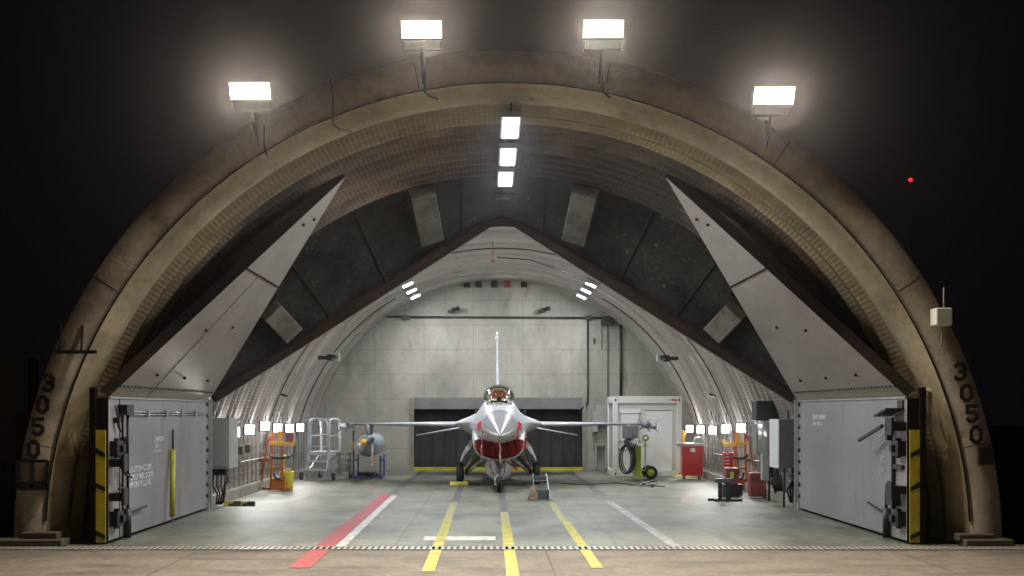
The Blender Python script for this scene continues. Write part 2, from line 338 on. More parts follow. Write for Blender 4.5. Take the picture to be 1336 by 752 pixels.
strip('white_floor_line', 2.70,2.89,20.4,30.6,'p_drop',skew=-.12)
strip('white_floor_marking', -1.47,-.2,21.4,22.06,'p_white',.0065)
for x,s in ((-3.1,.12),(2.62,-.08)): strip('dark_floor_line', x,x+.25,33.7,46.8,'p_black',skew=s)
for x in (-1.27,-.07,1.12): strip('dark_floor_line', x,x+.18,27.6 if abs(x)<.5 else 30.6,37.5,'p_black',.0066)
line('faint_red_floor_line', [(-5.45,30.4),(-5.2,30.4),(-5.05,34.9),(-5.3,34.9)], .008, 'p_faint')
line('faint_red_floor_line', [(-5.05,34.6),(-3.25,34.5),(-3.25,34.8),(-5.05,34.9)], .008, 'p_faint')
line('faint_red_floor_line', [(-5.4,30.2),(-3.35,28.4),(-3.35,28.6),(-5.2,30.4)], .008, 'p_faint')
line('faint_red_floor_line', [(4.35,30.2),(4.6,30.1),(5.3,33.6),(5.1,33.7)], .008, 'p_faint')
# slotted drain across the mouth
d = MB(); d.box((0,20.12,.004),(26,.36,.008),mi=1)
x=-13
while x<13:
    d.box((x+.026,20.12,.008),(.050,.36,.012)); x+=.1
d.box((0,20.315,.008),(26,.03,.014)); d.box((0,19.925,.008),(26,.03,.014))
dr = d.build('slot_drain',['box_grey','black']); tag(dr,'slotted steel drain grating running right across the shelter mouth','drain')
# a berm of dark earth either side, far off
# ================================================================ the shelter
sh = thing('aircraft_shelter','round concrete aircraft shelter with corrugated steel arch and open steel doors','aircraft shelter',(0,20.7,0))
SY = 20.7
def loc0(o): o.location = (0,-SY,0); return o       # parts are written in world coordinates
def part(mb, name, mats, parent=None, **k):
    o = mb.build(name, mats, parent or sh, **k)
    if parent is None: o.location = (0,-SY,0)
    return o
def rings(*rd, n=120):
    mb=MB(); mb.loft([arc(r,D,n) for r,D in rd], cap=(False,False), closed=False); return mb
fr = part(rings((7.82,20.74),(7.80,20.70),(8.33,20.70),(8.36,20.74),(8.40,21.6)),'face_ring','ring'); fr['label']='brown concrete face ring'
part(rings((7.81,20.735),(7.80,20.80),(7.73,20.86),(7.66,21.02),(7.62,21.15),(7.60,21.35),(7.66,21.38)),'inner_reveal','reveal')
part(rings((8.40,21.6),(8.40,48.0),(0.01,48.0)),'outer_shell','shell')
def vault(D0, D1, r, amp=.055, pitch=.61):
    n=int((D1-D0)/pitch*8); return rings(*[(r+amp*math.cos(2*math.pi*((D0+(D1-D0)*i/n)/pitch)), D0+(D1-D0)*i/n) for i in range(n+1)], n=120)
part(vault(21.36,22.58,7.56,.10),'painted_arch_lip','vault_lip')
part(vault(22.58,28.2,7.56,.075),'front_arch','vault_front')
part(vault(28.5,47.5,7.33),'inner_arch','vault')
# groove line and hanging cables on the ring
c=MB(); c.tube(arc(7.80,20.69,80,3,177),.012,6); part(c,'ring_seam','dsteel')
for (x,y0,y1) in ((432,95,170),(552,60,128),(785,92,128)):
    a=at(x,y0,20.62); b=at(x+2,y1-8,20.62); c=MB().tube([a,(a+b)/2+Vector((.02,0,0)),b,b+Vector((.1,.1,-.06)),b+Vector((.25,.5,-.02))],.02,6); part(c,'cable','black')
for (x,y) in ((345,170),(1000,165)):
    a=at(x,y-8,20.6); c=MB().tube([a,a+Vector((.0,0,-.35)),a+Vector((0,.3,-.5))],.02,6); part(c,'cable','black')
# rust-dark joints in the face ring
for ang in (12,33,55,78,101,124,147,168):
    p=Vector((math.cos(R(ang)),0,math.sin(R(ang)))); c=MB().bar(p*7.85+Vector((0,20.698,0)), p*8.3+Vector((0,20.698,0)),.012,.004,(0,1,0)); part(c,'face_joint','beam')
# concrete feet of the ring
for s in (-1,1):
    mb=MB(); mb.box((s*8.0,20.56,.06),(1.2 if s<0 else .8,.45,.12)); mb.box((s*7.85,20.62,.17 if s<0 else .14),(.62,.25,.12)); part(mb,'ring_footing','shell',bev=.02)
# hood: dark sloping plates between the arch and the roof beam
B0,B1=Vector((6.74,28.25,2.62)),Vector((.38,30.5,7.02))
for s in (-1,1):
    top=[]; low=[]; n=28; a0=math.degrees(math.asin(2.62/7.45))
    for i in range(n+1):
        t=i/n; a=R(a0+(90-a0)*t); top.append(Vector((s*7.52*math.cos(a),27.35,7.52*math.sin(a))))
        b=B0.lerp(B1,t) if i<n else Vector((0,30.5,7.05)); low.append(Vector((s*b.x,b.y,b.z)))
    mb=MB(); mb.loft([top,low],closed=False,cap=(False,False))
    h=part(mb,'sloping_hood','hood')
    mb=MB(); Bs0,Bs1=Vector((s*B0.x,B0.y,B0.z)),Vector((s*B1.x,B1.y,B1.z)); mb.bar(Bs0,Bs1,.34,.24,(0,-.6,.8)); mb.bar(Bs1,(0,30.5,7.04),.34,.24,(0,-.6,.8))
    part(mb,'roof_beam','beam',bev=.02)
    mb=MB(); o_=Vector((0,.05,-.20)); mb.bar(Bs0+o_,Bs1+o_,.05,.07,(0,-.6,.8)); part(mb,'beam_flange','box_grey')
    def hp(u,v,lift=0):                       # u along the arch, v from the arch down to the beam
        a=R(a0+(90-a0)*u); T=Vector((s*7.52*math.cos(a),27.35,7.52*math.sin(a))); Bq=B0.lerp(B1,u); Bq=Vector((s*Bq.x,Bq.y,Bq.z)); return T.lerp(Bq,v)
    for (u,v,wd,ln,th) in ((.79,.30,.58,2.0,.42),(.30,.55,.50,.95,.40)):
        p=hp(u,v); r=(hp(u,v+.1)-hp(u,v-.1)).normalized(); t_=(hp(u+.03,v)-hp(u-.03,v)).normalized(); nn=r.cross(t_).normalized()
        if nn.z>0: nn=-nn
        t_=nn.cross(r); R3=Matrix((t_,r,nn)).transposed()
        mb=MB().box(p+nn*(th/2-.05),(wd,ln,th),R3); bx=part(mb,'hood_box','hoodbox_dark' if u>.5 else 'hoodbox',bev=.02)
        for e in (-1,1): MB().box(p+nn*.02+r*e*(ln/2+.05),(wd+.2,.10,.06),R3).build('box_flange','beam',bx)
    for (u) in (.42,.62,.9):
        mb=MB(); mb.bar(hp(u,.02)+Vector((0,-.01,-.02)),hp(u,.95)+Vector((0,-.01,-.02)),.03,.03); part(mb,'hood_seam','beam')
# front bulkhead behind the doors, side jambs
for s in (-1,1):
    mb=MB(); mb.box((s*7.1,28.3,1.30),(.62,.5,2.6)); part(mb,'side_jamb','beam')
    mb=MB(); mb.box((s*6.77,28.05,1.27),(.10,.12,2.54)); mb.box((s*6.78,28.0,.09),(.16,.18,.18)); mb.box((s*6.69,28.06,1.27),(.05,.04,2.5)); part(mb,'hinge_post','box_grey')
    for i in range(9): part(MB().cyl((s*6.735,27.9,.3+i*.26),(s*6.735,27.9,.38+i*.26),.035,n=8),'hinge','dsteel')
    # low kerb along the foot of the inner arch
    mb=MB(); mb.box((s*7.12,38.0,.13),(.5,18.6,.26)); part(mb,'side_kerb','concrete',bev=.02)
# rear wall with the exhaust opening
rw=MB(); pts=arc(7.5,47.2,80); op=[(-3.23,47.2,0),(-3.23,47.2,2.36),(3.23,47.2,2.36),(3.23,47.2,0)]
rw.add(pts+[Vector(p) for p in op], [tuple(list(range(81))+[81,82,83,84])]); part(rw,'rear_wall','rear')
mb=MB(); mb.box((0,47.16,2.58),(6.46,.12,.44)); part(mb,'lintel','rear2')
for s in (-1,1): mb=MB(); mb.box((s*3.30,47.12,1.4),(.14,.2,2.8)); part(mb,'pilaster','concrete')
ex=part(MB().box((0,47.9,1.18),(6.5,.1,2.36)),'exhaust_screen','shutter')
mb=MB()
for i in range(14): mb.box((-3.0+i*.46,47.83,1.18),(.03,.05,2.3))
mb.build('screen_rib','dsteel',ex)
mb=MB(); mb.box((0,47.0,.06),(6.46,.3,.13)); part(mb,'threshold','yellow')
for px,m_ in ((609,'black'),(624.5,'black'),(645,'black'),(662,'dred'),(683.5,'black')):
    p=at(px,371,47.1); mb=MB(); mb.box(p,(.24,.12,.25)); part(mb,'vent',m_)
for px in (591,709):
    p=at(px,405,47.0); mb=MB(); mb.box(p,(.14,.25,.16)); mb.cyl(p+Vector((.05,-.1,.02)),p+Vector((.22,-.2,.06)),.07,.09); mb.box(p+Vector((-.12,0,-.05)),(.16,.1,.1)); part(mb,'wall_camera','black')
mb=MB(); a=at(505,413.5,47.1); b=at(798,415,47.1)
mb.tube([a,b],.035,8); mb.tube([a,at(487,396,42.5)],.03,8); mb.tube([b,at(822,391,42.5)],.03,8)
for px in (530,768): mb.box(at(px,414.5,47.1),(.26,.12,.16))
mb.box(at(793,419,47.05),(.5,.25,.34)); part(mb,'conduit','dsteel')
mb=MB(); mb.tube([at(767,415,47.1),at(767,524,47.1),at(755,539,47.0)],.04,8); mb.tube([at(793,420,47.1),at(793,520,47.1)],.02,6); mb.tube([at(810,424,47.1),at(810,525,47.1)],.05,8); mb.tube([at(785,424,47.1),at(785,455,47.1)],.012,6)
mb.box(at(775,444,47.1),(.08,.06,.14)); part(mb,'downpipe','dsteel')
mb=MB(); p=at(784,541,46.9); mb.box(p,(.42,.3,.72)); mb.box(at(776,550,46.9),(.2,.25,.8)); part(mb,'wall_cabinet','box_grey')
mb=MB()
for px in (777,790): mb.box(at(px,595,46.9),(.06,.25,1.0))
mb.box(at(784,580,46.9),(.5,.3,.05)); part(mb,'cabinet_stand','box_grey')
# conduits and small boxes on the inner arch
for s in (-1,1):
    mb=MB(); mb.tube([Vector((s*7.15*math.cos(R(a)),42.5+.0*a,7.15*math.sin(R(a)))) for a in range(3,62,3)],.022,6); part(mb,'arch_cable','dsteel')
    mb=MB(); mb.tube([Vector((s*7.12*math.cos(R(a)),36.5,7.12*math.sin(R(a)))) for a in range(3,100,3)],.018,6); part(mb,'arch_cable','dsteel')
    mb=MB(); mb.tube([(s*7.02,28.6,2.35),(s*7.0,34,2.3),(s*6.98,40,2.3),(s*6.95,44,2.32)],.025,6)
    for i in range(9): mb.tube([(s*7.0,30.0+i*1.3,2.55),(s*6.98,30.0+i*1.3,1.95)],.015,6)
    part(mb,'wall_cable','dsteel')
    mb=MB(); mb.tube([(s*7.03,28.7,2.45),(s*7.01,33,2.42),(s*6.99,38,2.43)],.02,6); mb.tube([(s*6.95,28.7,.95),(s*6.98,34,.9),(s*6.98,40,.9)],.02,6); part(mb,'wall_cable','dsteel')
    mb=MB()
    for i in range(26): mb.box((s*7.02,29.2+i*.6,1.0),(.03,.03,1.7))
    for z in (.35,.6,.85,1.1,1.35,1.6,1.85): mb.box((s*7.02,36.7,z),(.012,15.6,.012))
    part(mb,'wall_mesh','mesh')
for px,py,D,s in ((432,467,38,-1),(868,468,38,1)):
    p=at(px,py,D); mb=MB(); mb.box(p,(.22,.3,.2)); mb.cyl(p+Vector((0,-.1,0)),p+Vector((-s*.22,-.3,.04)),.07,n=10); mb.box(p+Vector((s*.25,0,0)),(.3,.12,.12)); part(mb,'wall_speaker','dsteel',bev=.01)
    mb=MB(); mb.box(p+Vector((-s*.18,-.12,.02)),(.2,.2,.22)); part(mb,'speaker_box','box_grey')
mb=MB(); p=at(643,340,36); mb.tube([p+Vector((0,0,.55)),p],.012,6); mb.cyl(p,p+Vector((0,0,-.05)),.08,.04); part(mb,'hanging_sensor','dred')
mb=MB(); mb.tube([at(649,336,36),at(690,339,36.5),at(730,352,37),at(770,370,38)],.018,6); part(mb,'arch_cable','dsteel')
# small dark fixtures on the lower arch
for px,py,D in ((371,516,37),(929,516,37)):
    p=at(px,py,D); part(MB().box(p,(.2,.12,.07),Matrix.Rotation(.3,3,'Y')),'arch_bracket','dsteel')
# ---------------------------------------------------------------- doors
DM=[]
for s in (-1,1):
    dr = MB(); dr.box((s*6.85,24.45,1.27),(.2,7.42,2.42)); door=part(dr,'blast_door','door',bev=.008)
    door['label']='open grey steel blast door, %s side'%('left' if s<0 else 'right'); DM.append(door)
    X=6.75
    # end face with hazard stripe (sub-parts)
    mb=MB(); mb.box((s*6.86,20.725,1.27),(.22,.02,2.42)); mb.build('door_end','edge',door)
    mb=MB(); mb.box((s*6.87,20.70,.99),(.17,.03,1.90)); mb.build('hazard_stripe','yellow',door)
    mb=MB()
    for z in (.14,.95,1.52):
        mb.prism([(s*6.785,20.683,z-.05),(s*6.955,20.683,z+.02),(s*6.955,20.683,z+.10+random.random()*.05),(s*6.785,20.683,z+.02)],(0,-.002,0))
    mb.build('warning_stripe','black',door)
    # clamps
    for z in (.42,1.62):
        mb=MB(); mb.box((s*(X-.07),20.95,z),(.14,.34,.26)); mb.cyl((s*(X-.1),20.86,z-.16),(s*(X-.1),20.86,z+.18),.05,n=10); mb.box((s*(X-.16),21.0,z),(.08,.14,.12))
        for q in (-.09,.09): mb.cyl((s*(X-.0),21.16,z+q),(s*(X-.05),21.16,z+q),.025,n=8)
        mb.build('door_clamp','black',door,bev=.01)
    for z in (.80,1.38) if s<0 else (.92,2.0): mb=MB(); mb.box((s*(X-.12),20.86,z),(.24,.22,.14)); mb.box((s*(X-.24),20.86,z),(.05,.26,.3)); mb.build('door_catch','black',door,bev=.01)
    # floor bolt
    yb=21.6
    mb=MB(); mb.cyl((s*(X-.07),yb,.03),(s*(X-.07),yb,.55),.065,n=12); mb.cyl((s*(X-.07),yb,.5),(s*(X-.07),yb,.98 if s>0 else 2.3),.028,n=8); mb.bar((s*(X-.07),yb,.45),(s*(X-.09),yb+1.1 if s<0 else yb+1.0,.5 if s<0 else .58),.03); mb.build('floor_bolt','black',door)
    # upper leaning triangle
    a=Vector((s*X,20.75,2.5)); b=Vector((s*X,28.15,2.5)); c=Vector((s*3.09,23.7,6.79)); nn=(b-a).cross(c-a).normalized()
    if nn.x*s<0: nn=-nn
    mb=MB(); mb.prism([a,b,c],nn*.2,0,1); up=part(mb,'upper_door',['door_up','edge'])
    up['label']='leaning triangular upper door panel, %s side'%('left' if s<0 else 'right')
    fa=(a+nn*-.012); q1=a.lerp(c,.55); q2=b.lerp(c,.55)
    mb=MB(); mb.bar(q1-nn*.006,q2-nn*.006,.035,.02,nn); 
    if s<0: mb.bar(a.lerp(b,.3)-nn*.003,q1.lerp(q2,.35)-nn*.003,.008,.008,nn)
    mb.build('panel_seam','edge',up)
    mb=MB()
    for i in range(34):
        t=(i+1)/36; p=a.lerp(b,t)+(c-(a+b)/2)*.045-nn*.004; mb.box(p,(.02,.10,.05))
    for (u,v) in ((.2,.10),(.5,.10),(.8,.10),(.62,.34),(.28,.3),(.3,.78),(.6,.82)):
        p=a.lerp(b,u).lerp(c,v)-nn*.02; mb.box(p,(.05,.05,.05))
    mb.build('rivet','black',up)
    mb=MB(); mb.box((s*6.75,24.45,2.49),(.06,7.4,.03)); mb.build('top_strip','steel',door)
    mb=MB(); mb.box((s*7.0,20.72,1.35),(.10,.12,2.62)); part(mb,'door_post','edge')
L_,R_ = DM
X=-6.745
# left door fittings
mb=MB(); mb.box((X+.08,21.45,2.28),(.16,.4,.18)); mb.box((X+.05,21.05,2.1),(.1,.1,.1)); mb.tube([(X+.05,20.95,2.35),(X+.08,21.0,2.15),(X+.05,21.1,2.0),(X+.07,21.2,1.9)],.02,6); mb.build('door_switch','black',L_)
mb=MB(); 
for z in (2.24,2.19): mb.tube([(X+.03,21.7,z),(X+.03,27.6,z)],.012,6)
for y in (23.0,24.3,25.5,26.7): mb.box((X+.03,y,2.215),(.05,.12,.12))
mb.build('door_conduit','steel',L_)
mb=MB(); mb.box((X,21.35,1.27),(.012,.018,2.4)); mb.box((X,21.5,1.4),(.03,.04,1.9)); mb.box((X+.03,21.48,1.58),(.05,.16,.45)); mb.build('door_joint','edge',L_)
mb=MB(); mb.tube([(X+.05,21.2,1.32),(X+.14,21.25,1.15),(X+.16,21.5,1.1),(X+.05,21.7,1.12)],.022,8); mb.tube([(X+.12,21.2,1.38),(X+.14,21.45,1.13)],.018,6); mb.tube([(X+.06,21.1,.92),(X+.06,21.5,.93)],.02,6); mb.build('door_handle','black',L_)
def wall_text(body,y,z,size,s,mt,door,sx=1.,nm='stencil_text'):
    # writing on a door face; reads towards the aisle
    if s<0: M4=Matrix.Translation((-6.742,y,z))@Matrix(((0,0,1,0),(1,0,0,0),(0,1,0,0),(0,0,0,1)))
    else:   M4=Matrix.Translation((6.742,y,z))@Matrix(((0,0,-1,0),(-1,0,0,0),(0,1,0,0),(0,0,0,1)))
    return text(nm,body,size,door,M4,mt,sx)
def dpos(px): return 6.46 if px<640 else 7.04
def dD(px): return abs((6.46 if px<640 else 7.04)*F/(px-HX))
def dz(px,py): return CH-(py-HY)*dD(px)/F
for i,(l,px,py) in enumerate((('CAUTION CLOSE',168,617),('PERSONNEL DOOR',168,627.5),('BEFORE PULLING',168,637.5))):
    wall_text(l,dD(px),dz(px,py),.145,-1,'white',L_,1.25)
for l,px,py,sz in (('DANGER',200,576,.12),('KEEP',200.5,580,.07),('CLEAR',201,584,.06),('MOVING DOOR',200,590,.05)): wall_text(l,dD(px),dz(px,py),sz,-1,'white',L_,1.5)
for l,px,py,sz in (('NO',172,570,.05),('SMOKING',172,575,.05)): wall_text(l,dD(px),dz(px,py),sz,-1,'dim',L_,1.2)
for l,px,py,sz in (('LOCK',150,592,.07),('OPEN',150,597,.07),('SHUT',150,602,.07)): wall_text(l,dD(px),dz(px,py),sz,-1,'dim',L_,1.)
for l,px,py,sz in (('EARTH-POINT',1044.5,547,.13),('BAY NO 4',1044.5,555.5,.13)): wall_text(l,dD(1061),dz(1052,py),sz,1,'white',R_,1.3).location.y += 0
for (px,top,rows) in ((1147,558,('WARNING','',"STAND CLEAR","OF DOOR","WHILE","MOVING","KEEP TRACK","CLEAR")),(1147,590,('OPERATION','',"1 RELEASE PINS","2 RAISE BOLT","3 CHECK FLOOR","4 PULL DOOR","5 LOWER BOLT","6 LOCK PINS","7 CLOSE BOX","8 REPORT")),(1132,570,("CAUTION","DO NOT","OPERATE","ALONE"))):
    for i,l in enumerate(rows):
        if l: wall_text(l,dD(px),dz(px,top+i*3.4),.05 if i else .07,1,'dim',R_,1.)
# right door fittings
X=6.745
mb=MB(); mb.box((X-.1,21.0,2.0),(.22,.3,.16)); mb.prism([(X-.02,20.85,2.28),(X-.02,21.5,2.16),(X-.32,21.5,2.16),(X-.32,20.85,2.28)],(0,0,.03)); mb.bar((X-.2,21.4,2.0),(X-.28,22.5,1.72),.05); mb.box((X-.1,21.35,1.95),(.1,.12,.4)); mb.build('door_lever','black',R_)
mb=MB(); mb.box((X-.03,21.35,1.15),(.05,.08,1.2)); mb.box((X-.03,21.1,1.3),(.04,.5,.08)); mb.box((X-.08,21.2,.78),(.14,.34,.3)); mb.build('latch_bar','black',R_)
mb=MB(); mb.box((X-.015,21.0,2.36),(.03,.26,.17)); mb.build('nameplate','dsteel',R_)
# numbers on the face ring, frame, boxes
def digit(mb,ch,c,w_,h,t):
    x,z=c.x,c.z; y=c.y; hw,hh=w_/2-t/2,h/2-t/2
    S={'a':((-hw,hh),(hw,hh)),'d':((-hw,-hh),(hw,-hh)),'g':((-hw*.7,0),(hw,0)),'f':((-hw,0),(-hw,hh)),'b':((hw,0),(hw,hh)),'e':((-hw,-hh),(-hw,0)),'c':((hw,-hh),(hw,0))}
    ch_={'3':'abgcd','0':'abcdef','5':'afgcd'}[ch]
    r=t*.9
    if ch=='0': P=[(-hw,-hh+r),(-hw,hh-r),(-hw+r,hh),(hw-r,hh),(hw,hh-r),(hw,-hh+r),(hw-r,-hh),(-hw+r,-hh),(-hw,-hh+r)]
    elif ch=='3': P=[(-hw,hh-r*.6),(-hw+r*.6,hh),(hw-r,hh),(hw,hh-r),(hw,r*.8),(hw-r*.7,0),(hw,-r*.8),(hw,-hh+r),(hw-r,-hh),(-hw+r*.6,-hh),(-hw,-hh+r*.6)]
    else: P=[(hw,hh),(-hw,hh),(-hw,t*.3),(hw-r,t*.3),(hw,-r*.4),(hw,-hh+r),(hw-r,-hh),(-hw+r*.6,-hh),(-hw,-hh+r*.6)]
    for i in range(len(P)-1):
        A=Vector((x+P[i][0],y-.0006*i,z+P[i][1])); B=Vector((x+P[i+1][0],y-.0006*i,z+P[i+1][1])); d=(B-A).normalized()*t*.35
        mb.bar(A-d,B+d,t,.003,(0,-1,0))
    if ch=='3': mb.bar(Vector((x-hw*.35,y-.009,z)),Vector((x+hw*.75,y-.009,z)),t,.003,(0,-1,0))
for nm,pp in (('left',((63,500),(55.5,528.5),(49.5,557),(43.5,586.5))),('right',((1253,485.5),(1261,513),(1268.5,540),(1273.5,567.5)))):
    for ch,(px,py) in zip('3050',pp):
        mb=MB(); digit(mb,ch,at(px,py,20.692),.225,.32,.064); part(mb,'painted_digit','num')['label']='black painted %s of the number 3050 on the %s of the ring'%(ch,nm)
mb=MB(); a=at(23,602,20.66); b=at(62,602,20.66); c_=at(62,638,20.66); d_=at(23,638,20.66)
for p,q in ((a,b),(b,c_),(c_,d_),(d_,a),(at(42,602,20.66),at(42,638,20.66)),(at(23,633,20.66),at(62,633,20.66))): mb.bar(p,q,.05,.05,(0,1,0))
part(mb,'sign_frame','dsteel')
mb=MB(); mb.box(at(82,580,21.0),(.42,.12,.42)); mb.box(at(82,580,20.93),(.26,.04,.2)); part(mb,'reveal_box','reveal')
mb=MB(); mb.box(at(1286,595,20.66),(.25,.1,.3)); part(mb,'ring_box','black',bev=.01)
mb=MB(); mb.tube([at(1205,508,21.0),at(1222,512,20.95),at(1232,545,20.9),at(1243,580,20.9),at(1232,592,20.95),at(1222,594,21.1)],.035,8); mb.tube([at(1198,512,21.1),at(1216,520,21.0),at(1225,545,20.95),at(1234,575,20.95)],.02,8); part(mb,'ring_conduit','reveal')
mb=MB(); mb.bar(at(72,459.5,20.6),at(126,459.5,20.6),.06,.06,(0,1,0)); mb.bar(at(106,459.5,20.62),at(108,425,20.7),.03); mb.bar(at(78,459.5,20.62),at(80,422,20.7),.03); part(mb,'cable_bracket','dsteel')
# ring alarm box with aerial
t=thing('alarm_box','pale box with a thin rod aerial on the right of the concrete ring','alarm box',tuple(at(1228,414,20.5)))
MB().box((0,0,0),(.27,.3,.29)).build('box','cabin',t,bev=.02); MB().cyl((.06,.05,.1),(.06,.05,.5),.012,n=8).build('aerial','reveal',t); MB().cyl((.03,.05,-.5),(.03,.05,-.14),.018,n=8).build('feed_pipe','reveal',t)
# wing wall outside on the left
wl=MB(); wl.box((-14.4,21.9,1.6),(11.9,.5,3.2)); tag(wl.build('boundary_wall',mat('wall_dark',(.06,.042,.034),.9,0,.2,c2=(.04,.03,.026),scale=1.5,bump=.5)),'low dark wall running off left of the shelter','wall')
wl=MB(); wl.box((14.6,26,.35),(12,.5,.7)); tag(wl.build('boundary_wall','shell'),'very low dark wall running off right of the shelter','wall')

# ================================================================ lamps
names=('left outermost lit floodlight above the concrete ring','lit floodlight above the ring, left of the crown','lit floodlight above the ring, right of the crown','right outermost lit floodlight above the concrete ring')
fl=None
for i,(px,py) in enumerate(((326,119),(550,39),(787,38),(1010,125))):
    p=at(px,py,20.1)
    if fl is None:
        fl=thing('floodlight',names[0],'floodlight',tuple(p),0,'floodlights over the shelter mouth')
        tl=R(28); Rx=Matrix.Rotation(tl,3,'X')
        MB().box((0,.05,0),(.70,.07,.32),Rx).build('housing','lamp_box',fl,bev=.02)
        MB().box(Rx@Vector((0,.0,0)),(.66,.012,.28),Rx).build('lens','glow_warm',fl)
        mb=MB(); mb.tube([(-.3,.12,-.05),(-.3,.2,-.28),(.3,.2,-.28),(.3,.12,-.05)],.02,6); mb.cyl((0,.22,-.28),(0,.62,-.72),.03,n=8); mb.build('bracket','lamp_box',fl)
        area('flood_lamp',fl,tuple(Rx@Vector((0,-.03,0))),(R(-50),0,0),.6,P_FLOOD,(1,.88,.68),.26,150)
    else: dup(fl,p,label=names[i])
# crown lamps
cl=None
lb=('nearest','middle','farthest')
for i,(y0,y1,xx) in enumerate(((154,181,666),(196,215,662.5),(227,242,659.5))):
    z=7.28; D0=(z-CH)*F/(HY-y0); D1=(z-CH)*F/(HY-y1); Dm=(D0+D1)/2; p=((xx-HX)*Dm/F+CX,Dm,z)
    if cl is None:
        cl=thing('ceiling_light','%s of three long white lights along the crown of the front arch'%lb[0],'ceiling light',p,0,'ceiling lights along the crown')
        MB().box((0,0,.06),(.36,1.65,.1)).build('housing','box_grey',cl,bev=.01); MB().box((0,0,0),(.28,1.5,.02)).build('diffuser','glow_cold',cl)
        MB().cyl((0,.6,.1),(0,.6,.3),.02,n=6).cyl((0,-.6,.1),(0,-.6,.3),.02,n=6).build('hanger','dsteel',cl)
        area('tube_lamp',cl,(0,0,-.02),(0,0,0),.28,P_CROWN,(.9,.96,1),1.5)
    else: dup(cl,p,label='%s of three long white lights along the crown of the front arch'%lb[i])
# inner side lamps high on the arch
vl=None; k=0
for s in (-1,1):
    for j,D in enumerate((33.0,35.0,37.0,40.8,42.9,45.0)):  # first three per side are added out of view to brighten the interior
        ang=R(64.8); p=(s*7.15*math.cos(ang)-.0,D,7.15*math.sin(ang)); rz=0
        side='left' if s<0 else 'right'
        lab='white square light high on the %s of the inner arch, '%side+('added unseen nearer batch, %s'%('first','second','third')[j] if j<3 else '%s of the lit three'%('top','middle','bottom')[j-3])
        if vl is None:
            vl=thing('arch_light',lab,'arch light',p,0,'square lights high on the inner arch')
            MB().box((0,0,.06),(.46,.62,.1)).build('housing','box_grey',vl,bev=.01); MB().box((0,0,0),(.34,.52,.02)).build('diffuser','glow_cold',vl); area('panel_lamp',vl,(0,0,-.02),(0,0,0),.34,P_VAULT,(.93,.97,1),.52)
            o=vl
        else: o=dup(vl,p,label=lab)
        o.rotation_euler=(0,-R(25) if s<0 else R(25),0) if False else (0, s*R(-25)*-1,0)
# wall floods
wf=None
for s,lst in ((-1,((306.5,564),(325.7,560.6),(345.6,556),(362.4,558.7),(377.8,559),(391.7,558))),(1,((899.7,559.8),(914,560.6),(930,561.6),(947,560),(967,558.5)))):
    for j,(px,py) in enumerate(lst):
        X=s*6.75; D=(X-CX)*F/(px-HX); z=CH-(py-HY)*D/F; n=len(lst)
        q=('nearest','second nearest','third nearest','fourth nearest','second farthest','farthest') if s<0 else ('farthest','second farthest','middle','second nearest','nearest')
        lab='%s of the %s square white work lights on the %s wall'%(q[j],'six' if s<0 else 'five','left' if s<0 else 'right')
        if wf is None:
            wf=thing('work_light',lab,'work light',(X,D,z),0,'square work lights low on the walls')
            MB().box((0,.05,0),(.31,.08,.31)).build('housing','lamp_box',wf,bev=.015); MB().box((0,0,0),(.25,.012,.25)).build('lens','glow_wall',wf)
            MB().tube([(0,.1,0),(0,.2,-.02),(0,.28,.1)],.02,6).build('arm','dsteel',wf); area('work_lamp',wf,(0,-.02,0),(R(-90),0,0),.25,P_WALL,(1,.97,.95)); o=wf
        else: o=dup(wf,(X,D,z),label=lab)
        o.rotation_euler=(0,0,-s*R(-32)*-1*1.0)
# far red obstruction light
p=at(1188,235,70); t=thing('beacon_mast','far thin mast with red warning lights, high right in the dark','mast',(p.x,70,0))
MB().cyl((0,0,0),(0,0,p.z),.05,.02,n=6).build('mast','black',t); mb=MB(); mb.lathe([(-.09,.03),(-.06,.095),(.06,.095),(.1,.03)],(0,0,p.z),'z',12); mb.build('beacon','glow_red',t)
MB().lathe([(-.05,.03),(0,.07),(.05,.03)],(.42,0,p.z-.18),'z',10).build('beacon','black',t)
# ================================================================ the fighter
JX,JY = -.05, 30.5
jet = thing('fighter_jet','light grey single-engined fighter jet with red intake cover, facing out of the shelter','fighter jet',(JX,JY,0))
def ell(y,w_,top,bot,n=28,flat=1.):
    c=(top+bot)/2; h=(top-bot)/2; rg=[]
    for i in range(n):
        t=2*math.pi*i/n-math.pi/2; rg.append(Vector((w_*math.cos(t), y, c+h*math.sin(t))))
    return rg
def cr(a,b,c,d,t):
    return ((b*2)+(c-a)*t+(a*2-b*5+c*4-d)*t*t+(b*3-a-c*3+d)*t**3)*.5
def dense(P,k):
    out=[]; n=len(P)
    for i in range(n-1):
        a,b,c,d=P[max(i-1,0)],P[i],P[i+1],P[min(i+2,n-1)]
        for j in range(k): out.append(cr(a,b,c,d,j/k))
    out.append(P[-1]); return out
# radome
prof=[(0,.006,1.664,1.652),(.06,.03,1.70,1.63),(.2,.075,1.755,1.59),(.45,.145,1.84,1.54),(.8,.235,1.955,1.49),(1.2,.325,2.08,1.45),(1.6,.405,2.19,1.43),(2.0,.462,2.28,1.42)]
mb=MB(); mb.loft([ell(*p,n=40) for p in prof]); ra=mb.build('radome','radome',jet)
MB().cyl((0,-.28,1.655),(0,.03,1.658),.008,.016,n=8).build('pitot_probe','steel',ra)
mb=MB()
for a in (0,45,90,135,180,225,270,315):
    pts=[]
    for (y,w_,tp,bt) in prof[1:]: pts.append(Vector((w_*math.cos(R(a+22)),y,(tp+bt)/2+(tp-bt)/2*math.sin(R(a+22)))))
    mb.tube(pts,.0035,5)
mb.build('lightning_strip','steel',ra)
